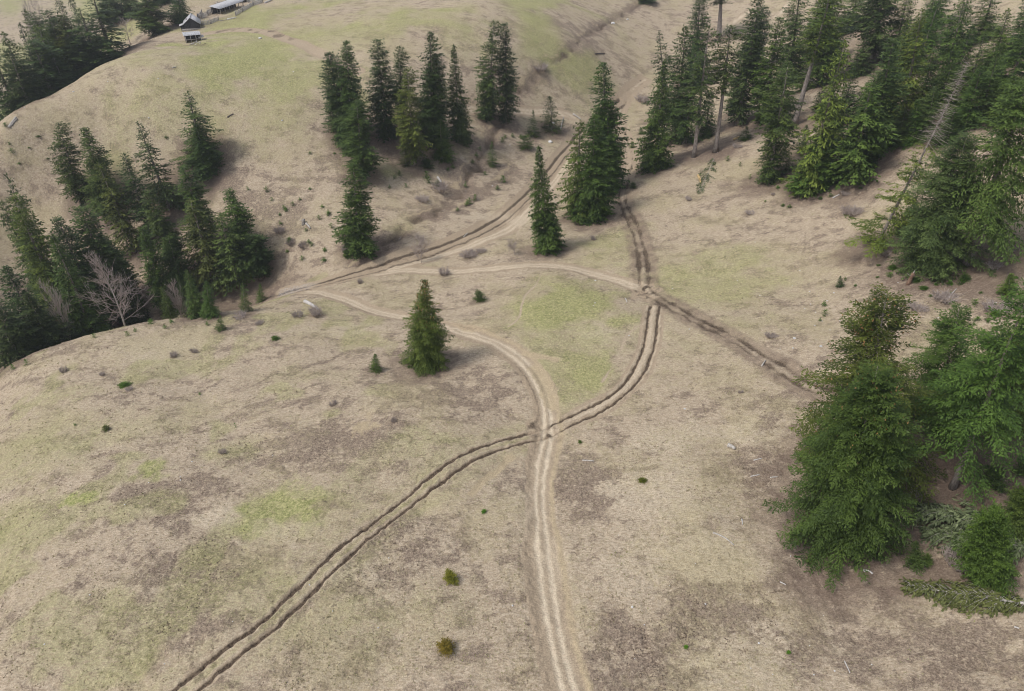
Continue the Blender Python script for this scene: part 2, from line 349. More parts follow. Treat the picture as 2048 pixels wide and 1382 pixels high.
for a in [(1700,120,16,24,.5),(1620,330,18,10,.4),(1900,900,16,12,.9),(1960,1000,12,7,.6),(1720,1130,9,7,.8),(200,600,20,6,.9),(450,610,20,6,.8),(60,680,12,5,.9),(780,270,18,8,.5),(440,40,14,9,.35),(395,92,6,2.5,.6)]:
    patch(C_litter, *a)
for a in [(1340,990,9,7,.5),(1480,860,7,4,.5),(1250,1130,9,6,.4),(1400,1100,10,6,.4),(430,1040,5,3,.6),(560,1060,6,3,.6),(700,1130,5,3,.4),(1020,1000,4,6,.3),(1330,890,7,4,.5),(1450,1330,8,5,.4),(300,700,10,4,.4),(700,660,9,4,.4),(1620,960,6,4,.4),(1200,670,5,4,.5),(1060,440,8,4,.5),(960,430,7,3,.5)]:
    patch(C_pale, *a)
for a in [(90,6,26,16,.95),(40,30,60,25,.3),(22,45,30,10,.4),(1100,140,5,3,.4),(60,45,20,8,.5)]:
    patch(C_stone, *a)
for a in [(730,855,2.2,2.6,.8),(735,830,1.5,1.5,.7),(540,868,2,1,.5),(1280,215,6,5,.5),(1090,150,8,5,.35)]:
    patch(C_sand, *a)

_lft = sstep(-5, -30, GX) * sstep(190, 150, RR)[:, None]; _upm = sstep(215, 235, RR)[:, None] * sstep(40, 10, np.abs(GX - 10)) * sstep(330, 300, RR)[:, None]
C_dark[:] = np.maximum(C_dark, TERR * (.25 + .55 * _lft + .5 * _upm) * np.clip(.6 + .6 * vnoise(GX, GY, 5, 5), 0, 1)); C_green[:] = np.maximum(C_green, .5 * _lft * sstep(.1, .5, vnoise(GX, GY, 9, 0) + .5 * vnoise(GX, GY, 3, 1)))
C_green[:] = np.maximum(C_green, .8 * sstep(222, 275, RR)[:, None] * sstep(110, -10, GX + 25 * vnoise(GX, GY, 30, 5)) * sstep(-.35, .4, vnoise(GX, GY, 26, 4) + .4 * vnoise(GX, GY, 8, 2)))

def litter_under(x, y, rad, amt=.7):
    i0, i1 = np.searchsorted(RR, [np.hypot(x, y) - 1.6 * rad, np.hypot(x, y) + 1.6 * rad])
    az = math.atan2(x, y); da = 1.6 * rad / max(np.hypot(x, y), 5)
    j0, j1 = np.searchsorted(AZ, [az - da, az + da])
    if i1 <= i0 or j1 <= j0: return
    X = GX[i0:i1, j0:j1]; Y = GY[i0:i1, j0:j1]
    e = np.hypot(X - x, Y - y) / rad + .35 * fbm(X, Y, 2.0, 3, 2)
    C_litter[i0:i1, j0:j1] = np.maximum(C_litter[i0:i1, j0:j1], amt * sstep(1.3, .5, e))

def ground_exact(x, y):
    """height of the finished sheet (with tracks) at a point"""
    r = math.hypot(x, y); az = math.atan2(x, y)
    i = int(np.clip(np.searchsorted(RR, r) - 1, 0, NR - 2)); j = int(np.clip(np.searchsorted(AZ, az) - 1, 0, NA - 2))
    a = (r - RR[i]) / (RR[i + 1] - RR[i]); b = (az - AZ[j]) / (AZ[j + 1] - AZ[j])
    return float(GZ[i, j] * (1 - a) * (1 - b) + GZ[i + 1, j] * a * (1 - b) + GZ[i, j + 1] * (1 - a) * b + GZ[i + 1, j + 1] * a * b)

# ---------------------------------------------------------------- mesh and material helpers
def tagset(o, label=None, cat=None, group=None, kind=None):
    if label: o['label'] = label
    if cat: o['category'] = cat
    if group: o['group'] = group
    if kind: o['kind'] = kind
    return o

def mesh_np(name, verts, faces, mats=(), tone=None, smooth=False):
    """verts (n,3), faces (m,3) or (m,4) arrays"""
    verts = np.ascontiguousarray(verts, np.float32); faces = np.ascontiguousarray(faces, np.int32)
    k = faces.shape[1]
    me = bpy.data.meshes.new(name)
    me.vertices.add(len(verts)); me.vertices.foreach_set('co', verts.ravel())
    me.loops.add(faces.size); me.loops.foreach_set('vertex_index', faces.ravel())
    me.polygons.add(len(faces)); me.polygons.foreach_set('loop_start', np.arange(0, faces.size, k, dtype=np.int32))
    try: me.polygons.foreach_set('loop_total', np.full(len(faces), k, np.int32))
    except Exception: pass
    if smooth: me.polygons.foreach_set('use_smooth', np.ones(len(faces), bool))
    for m in mats: me.materials.append(m)
    if tone is not None:
        at = me.attributes.new('tone', 'FLOAT', 'FACE'); at.data.foreach_set('value', np.ascontiguousarray(tone, np.float32))
    me.update(calc_edges=True)
    return me

def add_obj(name, me, parent=None, loc=None):
    o = bpy.data.objects.new(name, me); COL.objects.link(o)
    if parent: o.parent = parent
    if loc is not None: o.location = loc
    return o

def new_mat(name):
    m = bpy.data.materials.new(name); m.use_nodes = True
    nt = m.node_tree; nt.nodes.clear()
    out = nt.nodes.new('ShaderNodeOutputMaterial')
    return m, nt, out
def node(nt, t, **kw):
    n = nt.nodes.new(t)
    for k, v in kw.items():
        if k in n.inputs.keys() if hasattr(n.inputs, 'keys') else False: n.inputs[k].default_value = v
        else: setattr(n, k, v)
    return n
def noise_node(nt, vec, scale, detail=4, rough=.55, w=None):
    n = nt.nodes.new('ShaderNodeTexNoise'); n.inputs['Scale'].default_value = scale; n.inputs['Detail'].default_value = detail; n.inputs['Roughness'].default_value = rough
    if vec is not None: nt.links.new(vec, n.inputs['Vector'])
    return n.outputs['Fac']
def ramp(nt, fac, lo, hi):
    n = nt.nodes.new('ShaderNodeMapRange'); n.interpolation_type = 'SMOOTHSTEP'; n.inputs['From Min'].default_value = lo; n.inputs['From Max'].default_value = hi
    nt.links.new(fac, n.inputs['Value']); return n.outputs[0]
def math_n(nt, op, a, b=None, clamp=False):
    n = nt.nodes.new('ShaderNodeMath'); n.operation = op; n.use_clamp = clamp
    for i, x in enumerate((a, b)):
        if x is None: continue
        if isinstance(x, (int, float)): n.inputs[i].default_value = x
        else: nt.links.new(x, n.inputs[i])
    return n.outputs[0]
def mixc(nt, fac, a, b, blend='MIX'):
    n = nt.nodes.new('ShaderNodeMix'); n.data_type = 'RGBA'; n.blend_type = blend
    for i, x in ((0, fac), (6, a), (7, b)):
        if isinstance(x, (int, float)): n.inputs[i].default_value = x
        elif isinstance(x, tuple): n.inputs[i].default_value = (*x, 1.0) if len(x) == 3 else x
        else: nt.links.new(x, n.inputs[i])
    return n.outputs[2]

def ground_material():
    m, nt, out = new_mat('meadow_ground')
    L = nt.links
    geo = nt.nodes.new('ShaderNodeNewGeometry'); pos = geo.outputs['Position']
    ca = nt.nodes.new('ShaderNodeAttribute'); ca.attribute_name = 'cover_a'
    cb = nt.nodes.new('ShaderNodeAttribute'); cb.attribute_name = 'cover_b'
    sa = nt.nodes.new('ShaderNodeSeparateColor'); L.new(ca.outputs['Color'], sa.inputs[0])
    sb = nt.nodes.new('ShaderNodeSeparateColor'); L.new(cb.outputs['Color'], sb.inputs[0])
    green, dark, sand, mud = sa.outputs[0], sa.outputs[1], sa.outputs[2], ca.outputs['Alpha']
    dirt, stone, litter, pale = sb.outputs[0], sb.outputs[1], sb.outputs[2], cb.outputs['Alpha']
    n_big = noise_node(nt, pos, .06, 6, .6); n_mid = noise_node(nt, pos, .28, 6, .65); n_sm = noise_node(nt, pos, 1.3, 5, .7); n_fine = noise_node(nt, pos, 4.2, 4, .75)
    # combed dry grass: stretched noise
    mp = nt.nodes.new('ShaderNodeMapping'); mp.inputs['Scale'].default_value = (1.0, 2.6, 1.0); mp.inputs['Rotation'].default_value = (0, 0, .5); L.new(pos, mp.inputs[0])
    n_st = noise_node(nt, mp.outputs[0], 1.6, 5, .75)
    mp2 = nt.nodes.new('ShaderNodeMapping'); mp2.inputs['Scale'].default_value = (1.0, 1.45, 1.0); L.new(pos, mp2.inputs[0])
    n_tuft = noise_node(nt, pos, 2.2, 4, .8); n_pat = noise_node(nt, mp2.outputs[0], .22, 7, .72); n_spot = noise_node(nt, pos, 1.0, 4, .65)
    straw = mixc(nt, ramp(nt, n_st, .38, .62), (.335, .265, .185), (.485, .398, .298))
    straw = mixc(nt, math_n(nt, 'MULTIPLY', ramp(nt, n_tuft, .50, .68), .42), straw, (.545, .465, .345))
    straw = mixc(nt, math_n(nt, 'MULTIPLY', pale, ramp(nt, n_st, .3, .6)), straw, (.58, .495, .37))
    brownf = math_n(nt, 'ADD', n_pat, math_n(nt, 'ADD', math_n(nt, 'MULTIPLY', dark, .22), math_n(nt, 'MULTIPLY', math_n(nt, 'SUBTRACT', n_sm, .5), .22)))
    brownf = math_n(nt, 'SUBTRACT', brownf, math_n(nt, 'MULTIPLY', pale, .12))
    brownf = math_n(nt, 'MULTIPLY', ramp(nt, brownf, .50, .60), ramp(nt, n_tuft, .74, .44))
    brown = mixc(nt, ramp(nt, n_fine, .36, .64), (.12, .087, .066), (.29, .225, .172))
    c = mixc(nt, math_n(nt, 'MULTIPLY', brownf, .88), straw, brown)
    olive = mixc(nt, ramp(nt, n_sm, .35, .65), (.29, .255, .13), (.44, .385, .22))
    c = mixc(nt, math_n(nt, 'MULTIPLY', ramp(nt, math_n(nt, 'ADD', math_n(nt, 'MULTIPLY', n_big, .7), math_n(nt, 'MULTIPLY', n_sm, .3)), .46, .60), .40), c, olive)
    gcol = mixc(nt, ramp(nt, n_tuft, .38, .66), (.215, .235, .08), (.45, .42, .20))
    gf = math_n(nt, 'MULTIPLY', green, ramp(nt, math_n(nt, 'ADD', math_n(nt, 'ADD', math_n(nt, 'MULTIPLY', n_st, .6), math_n(nt, 'MULTIPLY', n_mid, .4)), math_n(nt, 'MULTIPLY', green, .24)), .46, .70), True)
    c = mixc(nt, gf, c, gcol)
    c = mixc(nt, math_n(nt, 'MULTIPLY', ramp(nt, n_spot, .62, .70), .55), c, (.115, .085, .068))
    c = mixc(nt, math_n(nt, 'MULTIPLY', litter, ramp(nt, n_sm, .2, .5)), c, mixc(nt, n_fine, (.10, .07, .055), (.215, .155, .12)))
    dcol = mixc(nt, n_fine, (.28, .215, .15), (.46, .37, .265)); dcol = mixc(nt, pale, dcol, (.66, .56, .42))
    c = mixc(nt, ramp(nt, math_n(nt, 'ADD', dirt, math_n(nt, 'MULTIPLY', n_sm, .3)), .45, .75), c, dcol)
    scol = mixc(nt, n_tuft, (.33, .255, .155), (.52, .43, .295))
    c = mixc(nt, math_n(nt, 'MULTIPLY', ramp(nt, math_n(nt, 'ADD', sand, math_n(nt, 'MULTIPLY', n_sm, .7)), .62, 1.15), .9), c, scol)
    mcol = mixc(nt, ramp(nt, n_fine, .35, .65), (.05, .036, .026), (.17, .128, .09))
    c = mixc(nt, ramp(nt, math_n(nt, 'ADD', mud, math_n(nt, 'MULTIPLY', n_sm, .35)), .45, .95), c, mcol)
    stc = mixc(nt, ramp(nt, n_fine, .45, .6), (.25, .22, .2), (.62, .6, .6))
    c = mixc(nt, ramp(nt, math_n(nt, 'ADD', stone, math_n(nt, 'MULTIPLY', n_sm, .5)), .6, 1.0), c, stc)
    v = mixc(nt, .24, c, mixc(nt, ramp(nt, noise_node(nt, pos, 6.0, 3, .8), .3, .7), (.0, .0, .0), (1., 1., 1.)), 'OVERLAY')
    bs = nt.nodes.new('ShaderNodeBsdfPrincipled'); bs.inputs['Roughness'].default_value = .95; bs.inputs['Specular IOR Level'].default_value = .15
    L.new(v, bs.inputs['Base Color'])
    bp = nt.nodes.new('ShaderNodeBump'); bp.inputs['Strength'].default_value = .8; bp.inputs['Distance'].default_value = .20
    h = math_n(nt, 'ADD', n_tuft, math_n(nt, 'ADD', n_st, n_sm)); L.new(h, bp.inputs['Height']); L.new(bp.outputs[0], bs.inputs['Normal'])
    L.new(bs.outputs[0], out.inputs[0])
    return m

def build_ground():
    gm = ground_material()
    GZ[:] += _fade * np.clip(.25 + C_dark + .5 * C_litter, 0, 1.2) * (.11 * vnoise(GX, GY, .8, 1) + .08 * vnoise(GX, GY, .42, 3)) * (OWNER == 0)
    co = np.stack([GX, GY, GZ], -1).reshape(-1, 3)
    ca = np.stack([C_green, C_dark, C_sand, C_mud], -1).reshape(-1, 4).clip(0, 1); cb = np.stack([C_dirt, C_stone, C_litter, C_pale], -1).reshape(-1, 4).clip(0, 1)
    idx = np.arange(NR * NA).reshape(NR, NA)
    f = np.stack([idx[:-1, :-1], idx[:-1, 1:], idx[1:, 1:], idx[1:, :-1]], -1).reshape(-1, 4)
    ow = OWNER[:-1, :-1].reshape(-1)
    def part(name, sel):
        ff = f[sel]; used = np.unique(ff); rem = np.full(NR * NA, -1, np.int64); rem[used] = np.arange(len(used))
        me = mesh_np(name, co[used], rem[ff], [gm], smooth=True)
        for nm, arr in (('cover_a', ca), ('cover_b', cb)):
            at = me.attributes.new(nm, 'FLOAT_COLOR', 'POINT'); at.data.foreach_set('color', np.ascontiguousarray(arr[used], np.float32).ravel())
        return add_obj(name, me)
    NAMES = {'double': ('rutted_track', 'deep double wheel ruts running from lower left up to the muddy junction'), 'main': ('dirt_road', 'pale worn dirt road curving from bottom centre to the gully at left'),
             'muddy': ('muddy_track', 'dark churned muddy track coming down between the spruces'), 'pale': ('grassy_track', 'pale track leading left from the muddy junction'),
             'stream': ('gully_track', 'dark wet wheel ruts along the gully floor'), 'branch': ('farm_path', 'pale path below the tall spruce pair'), 'farm': ('farm_track', 'brown track passing the farm hut'),
             'ridge': ('ridge_track', 'pale track on the slope behind the right spruces'), 'ridge2': ('ridge_track', 'second pale track behind the right spruces'), 'foot': ('foot_path', 'thin trodden path beside the deep ruts'), 'foot2': ('foot_path', 'faint trodden path over the knoll'),
             'gully': ('ditch', 'dark damp ditch below the tall spruces'), 'stream2': ('gully_track', 'second fainter wheel track beside the wet gully ruts'), 'gully3': ('ditch', 'shallow brown gully left of the damp ditch'), 'gully4': ('ditch', 'short eroded gully right of the damp ditch'), 'gully2': ('ditch', 'stony ditch in the upper meadow'), 'scar': ('eroded_bank', 'sandy bank on the bend of the dirt road'), 'scar2': ('eroded_bank', 'sandy streak left of the dirt road'), 'scar3': ('eroded_bank', 'sandy strip above the road bend'), 'cut': ('cut_bank', 'small earth cut beside the dirt road'), 'scrape': ('trodden_strip', 'faint scraped strip beside the big right hand spruce')}
    r_ = RR[:-1].repeat(NA - 1)
    g = part('ground', ow == 0); tagset(g, 'dry straw coloured mountain meadow with brown and green patches', kind='structure')
    for k, i in TRACK_ID.items():
        sel = ow == i
        if sel.sum() == 0: continue
        o = part(NAMES[k][0], sel); tagset(o, NAMES[k][1], kind='structure')

# ---------------------------------------------------------------- plants
def foliage_material(name, lo, hi, transl=.22):
    m, nt, out = new_mat(name); L = nt.links
    at = nt.nodes.new('ShaderNodeAttribute'); at.attribute_name = 'tone'
    oi = nt.nodes.new('ShaderNodeObjectInfo')
    c = mixc(nt, at.outputs['Fac'], lo, hi)
    c = mixc(nt, 1.0, c, oi.outputs['Color'], 'MULTIPLY')
    d = nt.nodes.new('ShaderNodeBsdfPrincipled'); d.inputs['Roughness'].default_value = .62; d.inputs['Specular IOR Level'].default_value = .25; L.new(c, d.inputs['Base Color'])
    t = nt.nodes.new('ShaderNodeBsdfTranslucent'); L.new(c, t.inputs[0])
    mx = nt.nodes.new('ShaderNodeMixShader'); mx.inputs[0].default_value = transl; L.new(d.outputs[0], mx.inputs[1]); L.new(t.outputs[0], mx.inputs[2]); L.new(mx.outputs[0], out.inputs[0])
    return m
def bark_material(name, a, b, scale=6.0):
    m, nt, out = new_mat(name); L = nt.links
    tc = nt.nodes.new('ShaderNodeTexCoord'); mp = nt.nodes.new('ShaderNodeMapping'); mp.inputs['Scale'].default_value = (1, 1, .25); L.new(tc.outputs['Object'], mp.inputs[0])
    n = noise_node(nt, mp.outputs[0], scale, 5, .7)
    c = mixc(nt, ramp(nt, n, .35, .65), a, b)
    d = nt.nodes.new('ShaderNodeBsdfPrincipled'); d.inputs['Roughness'].default_value = .9; d.inputs['Specular IOR Level'].default_value = .2; L.new(c, d.inputs['Base Color'])
    bp = nt.nodes.new('ShaderNodeBump'); bp.inputs['Strength'].default_value = .6; bp.inputs['Distance'].default_value = .05; L.new(n, bp.inputs['Height']); L.new(bp.outputs[0], d.inputs['Normal'])
    L.new(d.outputs[0], out.inputs[0]); return m

M_needle = foliage_material('spruce_needles', (.022, .040, .011), (.098, .140, .040), .12)
M_dry = foliage_material('withered_needles', (.085, .095, .062), (.19, .20, .13))
M_cone = foliage_material('cones', (.20, .115, .045), (.34, .20, .085), .1)
M_bark = bark_material('spruce_bark', (.15, .125, .11), (.30, .265, .24))
M_pale = bark_material('weathered_wood', (.30, .27, .24), (.52, .49, .45))
M_twig = bark_material('bare_twigs', (.30, .25, .225), (.48, .41, .37))

class Kites:
    """flat needle sprays collected as quads"""
    def __init__(s): s.v = []; s.t = []
    def add(s, base, dirv, up, length, width, tone, sag=.12):
        """arrays: base (n,3), dirv (n,3), up (n,3), length (n), width (n)"""
        dirv = dirv / np.maximum(np.linalg.norm(dirv, axis=1, keepdims=True), 1e-6)
        side = np.cross(dirv, up); side /= np.maximum(np.linalg.norm(side, axis=1, keepdims=True), 1e-6)
        nrm = np.cross(side, dirv)
        mid = base + dirv * (length * .55)[:, None]
        tip = base + dirv * length[:, None] - nrm * (length * sag)[:, None]
        l = mid + side * (width * .5)[:, None] - nrm * (width * .22)[:, None]; r = mid - side * (width * .5)[:, None] - nrm * (width * .22)[:, None]
        s.v.append(np.stack([base, r, tip, l], 1)); s.t.append(tone)
    def mesh(s, name, mats):
        v = np.concatenate(s.v).reshape(-1, 3); t = np.concatenate(s.t); n = len(v) // 4
        return mesh_np(name, v, np.arange(4 * n).reshape(n, 4), mats, t)

class Tubes:
    """tapered sticks"""
    def __init__(s): s.v = []; s.f = []; s.n = 0
    def path(s, pts, rad, k=3):
        pts = np.asarray(pts, float); rad = np.asarray(rad, float); n = len(pts)
        d = np.gradient(pts, axis=0); d /= np.maximum(np.linalg.norm(d, axis=1, keepdims=True), 1e-9)
        ref = np.where(np.abs(d[:, 2:3]) > .85, np.array([[1., 0, 0]]), np.array([[0, 0, 1.]]))
        a = np.cross(d, ref); a /= np.maximum(np.linalg.norm(a, axis=1, keepdims=True), 1e-9); b = np.cross(d, a)
        th = np.arange(k) * 2 * math.pi / k
        ring = pts[:, None] + rad[:, None, None] * (np.cos(th)[None, :, None] * a[:, None] + np.sin(th)[None, :, None] * b[:, None])
        s.v.append(ring.reshape(-1, 3))
        i = np.arange(n - 1)[:, None] * k + np.arange(k)[None]; j = np.arange(n - 1)[:, None] * k + (np.arange(k)[None] + 1) % k
        s.f.append((np.stack([i, j, j + k, i + k], -1).reshape(-1, 4)) + s.n); s.n += n * k
        if k >= 5:   # close the ends
            for e, c in ((0, pts[0]), (n - 1, pts[-1])):
                s.v.append(c[None]); o = s.n; s.n += 1; b0 = o - (n * k if e == 0 else n * k + 1) + e * k
                q = [(b0 + (m + 1) % k, b0 + m, o, o) if e == 0 else (b0 + m, b0 + (m + 1) % k, o, o) for m in range(k)]
                s.f.append(np.array([[x[0], x[1], x[2], x[2]] for x in q]))
    def mesh(s, name, mats, smooth=True):
        v = np.concatenate(s.v); f = np.concatenate(s.f)
        quad = f[f[:, 2] != f[:, 3]]; tri = f[f[:, 2] == f[:, 3]][:, :3]
        if len(tri) == 0: return mesh_np(name, v, quad, mats, smooth=smooth)
        t3 = np.concatenate([quad[:, [0, 1, 2]], quad[:, [0, 2, 3]], tri])
        return mesh_np(name, v, t3, mats, smooth=smooth)

def profile(kind, t):
    """crown radius (0..1) at height fraction t of the crown"""
    if kind == 'column': return np.minimum(1, (1.02 - t) ** .42 * 1.12) * (.66 + .34 * sstep(0, .3, t))
    if kind == 'cone': return (1.02 - t) ** .76 * (.86 + .14 * sstep(0, .12, t))
    if kind == 'broad': return np.minimum(1, (1.02 - t) ** .56 * 1.08) * (.8 + .2 * sstep(0, .15, t))
    if kind == 'shuttle': return np.minimum(1, (1.02 - t) ** .45 * 1.08) * (.4 + .6 * sstep(0, .4, t))
    if kind == 'ball': return np.sqrt(np.clip(1 - (t * 1.35 - .38) ** 2, .03, 1))
    return 1 - t

def make_crown(H, R, kind='column', seed=0, base=.06, spacing=.45, per=6, twig=.62, step=.2, droop=.35, gaps=.08, lumpy=.35, one_side=None, fine=1.0, hang=.25, bare_top=0.0, lowe=-20., hie=26., name='crown', thin=None):
    rg = np.random.default_rng(seed); K = Kites(); W = Tubes()
    z = H * base; ph = rg.random(6) * 6.28
    while z < H * .985:
        t = (z - H * base) / (H * (1 - base))
        rad = R * float(profile(kind, t)); nb = max(3, int(round(per * (.75 + .5 * rg.random()) * (1 if t < .9 else .8))))
        a0 = rg.random() * 6.28
        for b in range(nb):
            a = a0 + 6.283 * b / nb + rg.normal(0, .25)
            lump = 1 + lumpy * (math.sin(2 * a + ph[0] + z * .55) * .5 + math.sin(3 * a + ph[1] - z * .8) * .35 + math.sin(a + ph[2] + z * .23) * .45)
            L = rad * max(.25, lump) * rg.uniform(.72, 1.12)
            gp = gaps if thin is None else thin(t, gaps)
            if one_side is not None:
                k = .5 + .5 * math.cos(a - one_side); L *= .35 + .75 * k
                gp = gp + .35 * (1 - k)
            if rg.random() < gp or L < .12: continue
            e = math.radians(lowe + (hie - lowe) * t ** 1.1 + rg.normal(0, 6))
            h = np.array([math.cos(a), math.sin(a), 0.]); n = max(3, int(L / (step * fine)))
            s = (np.arange(n) + .6 + rg.uniform(-.3, .3, n)) / n; s = np.clip(s, .08, 1)
            dr = droop * (1.1 - .7 * t)
            px = L * s * math.cos(e); pz = L * (s * math.sin(e) - dr * s ** 2 + dr * .55 * s ** 3.2)
            zz = z + rg.normal(0, .12)
            P = h[None] * px[:, None]; P[:, 2] = zz + pz
            T = np.gradient(P, axis=0) if n > 1 else np.tile(h, (n, 1)); T /= np.maximum(np.linalg.norm(T, axis=1, keepdims=True), 1e-6)
            sidev = np.array([-math.sin(a), math.cos(a), 0.])
            tb = rg.uniform(.1, .75)                           # every bough has its own shade of green
            dead = bare_top > 0 and t > 1 - bare_top
            if dead or (lumpy > .5 and rg.random() < .3):
                W.path(np.concatenate([[[0, 0, zz]], P[[n // 2, -1]] - [0, 0, .12 * L]]), [.026, .017, .008])
                if dead:
                    for q in range(0, n, 2):
                        W.path([P[q], P[q] + (T[q] * rg.uniform(.2, .9) + sidev * rg.choice([-1, 1]) + rg.normal(0, .35, 3)) * twig * rg.uniform(.5, 2.2) * (1.15 - s[q])], [.012, .006])
                    continue
            keep = s > (.16 if L > 1.2 else .0)
            for sg in (-1, 1):                                 # side branchlets, each a chain of sprays: flat fans
                m = np.nonzero(keep & (rg.random(n) > .06))[0]; c = len(m)
                if c == 0: continue
                ang = rg.uniform(.5, 1.1, c)
                D = T[m] * np.cos(ang)[:, None] + sg * sidev[None] * np.sin(ang)[:, None]; D[:, 2] -= hang * rg.uniform(.2, 1.3, c)
                lb = np.clip(.42 * L * (1.12 - s[m]), .5 * twig, max(2.6 * twig, 1.2)) * rg.uniform(.7, 1.25, c)
                q = np.maximum(1, np.round(lb / (.5 * twig)).astype(int)); ii = np.repeat(np.arange(c), q)
                k = (np.concatenate([np.arange(x) for x in q])) / q[ii]
                B = P[m][ii] + D[ii] * (lb[ii] * k)[:, None]; B[:, 2] -= .18 * hang * lb[ii] * k ** 2; B += rg.normal(0, .05, B.shape)
                N = len(ii); Dk = D[ii] + rg.normal(0, .34, (N, 3)); Dk[:, 2] -= hang * .5 * k
                ln = twig * rg.uniform(.6, 1.15, N) * min(1.15, .5 + L * .3)
                up = np.tile([0, 0, 1.], (N, 1)) + rg.normal(0, .24, (N, 3))
                K.add(B, Dk, up, ln, ln * rg.uniform(.30, .46, N), np.clip(tb + .1 * k + rg.normal(0, .13, N), 0, 1))
            # spray along the bough and hanging below it
            c = n; up = np.tile([0, 0, 1.], (c, 1)) + rg.normal(0, .3, (c, 3))
            ln = twig * fine ** .5 * rg.uniform(.6, 1.0, c) * min(1.2, .5 + L * .3)
            K.add(P, T, up, ln, ln * .42, np.clip(tb + rg.normal(0, .15, c), 0, 1))
            if hang > .15:
                m = rg.random(n) < min(1, hang * 1.5); c = m.sum()
                if c:
                    D = np.tile([0, 0, -1.], (c, 1)) + T[m] * .55 + rg.normal(0, .25, (c, 3)); ln = twig * fine ** .5 * rg.uniform(.5, 1.1, c)
                    K.add(P[m], D, np.tile(sidev, (c, 1)) * rg.choice([-1, 1]) + rg.normal(0, .4, (c, 3)), ln, ln * .4, np.clip(tb - .1 + rg.normal(0, .15, c), 0, 1))
        z += spacing * rg.uniform(.7, 1.3) * (1 if t < .8 else .75)
    # leader
    c = 14; q = rg.uniform(0, 1, c)
    if bare_top <= 0:
        D = np.stack([rg.normal(0, .45, c), rg.normal(0, .45, c), np.full(c, 1.)], -1); Pt = np.zeros((c, 3)); Pt[:, 2] = H * (.955 + .035 * q)
        K.add(Pt, D, rg.normal(0, 1, (c, 3)), np.full(c, twig * .8), np.full(c, twig * .25), rg.uniform(.3, .9, c))
    return K, W

def make_trunk(H, r0, seed=0, bow=.15, stubs=0, k=8, top=.99):
    rg = np.random.default_rng(seed + 77); T = Tubes(); n = 14; t = np.linspace(0, 1, n)
    ph = rg.random() * 6.28
    x = bow * np.sin(t * 3.1) * math.cos(ph) * t; y = bow * np.sin(t * 3.1) * math.sin(ph) * t
    P = np.stack([x, y, -.5 + t * (H * top + .5)], -1)
    rad = r0 * ((1 - t) ** .85 * .95 + .05) * (1 + .55 * np.exp(-t * H / .7))
    T.path(P, rad, k)
    for i in range(stubs):
        zz = H * rg.uniform(.06, .55); a = rg.random() * 6.28; L = rg.uniform(.4, 1.5)
        h = np.array([math.cos(a), math.sin(a), 0]); T.path([[0, 0, zz], h * L * .6 + [0, 0, zz - .02], h * L + [0, 0, zz - .25 * L]], [.045, .03, .012])
    return T

class Proto:
    """meshes of one kind of tree; reused by copies"""
    def __init__(s, H, R, r0=None, stubs=6, cones=0, crown_mat=None, trunk_mat=None, tseed=0, bow=.15, **kw):
        s.H, s.R = H, R
        K, W = make_crown(H, R, **kw); sd = kw.get('seed', 0)
        s.parts = [('trunk', make_trunk(H, r0 or H * .0125, sd, bow, stubs).mesh('trunk', [trunk_mat or M_bark]), None),
                   ('crown', K.mesh('crown', [crown_mat or M_needle]), 'tint')]
        if W.v: s.parts.append(('dead_branches', W.mesh('dead_branches', [M_twig]), None))
        if cones:
            rg = np.random.default_rng(sd + 5); v = np.concatenate(K.v)[:, 2]; v = v[v[:, 2] > H * .45]
            wgt = ((v[:, 2] / H) ** 5) * (np.hypot(v[:, 0], v[:, 1]) + .3); pk = v[rg.choice(len(v), cones, p=wgt / wgt.sum(), replace=False)]
            C = Kites(); n = len(pk)
            for j in range(2):
                D = np.tile([0, 0, -1.], (n, 1)) + rg.normal(0, .25, (n, 3)); up = rg.normal(0, 1, (n, 3)); ln = rg.uniform(.20, .36, n)
                C.add(pk + [0, 0, .1], D, up, ln, ln * .5, rg.random(n))
            s.parts.append(('cones', C.mesh('cones', [M_cone]), None))

def place_tree(proto, name, label, cat, group, loc, height, width, lean=(0, 0), tint=(1, 1, 1), spin=None, nm_var=True):
    e = bpy.data.objects.new(name, None); COL.objects.link(e); e.empty_display_size = .5
    tagset(e, label, cat, group)
    e.location = loc; e.rotation_mode = 'ZYX'; e.rotation_euler = (lean[1], lean[0], random.uniform(0, 6.28) if spin is None else spin)
    sz = height / proto.H; sx = width / (2 * proto.R); q_ = random.uniform(.9, 1.1) if nm_var else 1; e.scale = (sx * q_, sx / q_, sz)
    for nm, me, kind in proto.parts:
        o = bpy.data.objects.new(nm, me); COL.objects.link(o); o.parent = e
        if nm in ('cones', 'dead_branches', 'twigs'): o['kind'] = 'stuff'
        if kind == 'tint': o.color = (*tint, 1)
    return e

def stand(base=None, tip=None, rng=None):
    """where a tree stands: base seen at a photo position, or a base out of sight at a known range; gives location, height, lean, depth"""
    if rng is None:
        p = ground_at(*base)
        p[2] = ground_exact(p[0], p[1])
        lo, hi = .2, 80.0
        for _ in range(40):
            h = (lo + hi) / 2; u, v = proj(p + [0, 0, h])
            if v > tip[1]: lo = h
            else: hi = h
        u, v = proj(p + [0, 0, h]); zc = (p[1]) * CP - (p[2] + h - 70) * SP
        lat = (tip[0] - u) * zc / FPX
        lean = max(-.3, min(.3, math.atan2(lat, h)))
    else:
        r = ray(*tip); k = rng / math.hypot(r[0], r[1]); p = np.array([r[0] * k, r[1] * k, 0.]); p[2] = ground_exact(p[0], p[1])
        h = 70 + r[2] * k - p[2]; lean = 0.0
    depth = p[1] * CP - (p[2] + h / 2 - 70) * SP
    return p, h, lean, depth

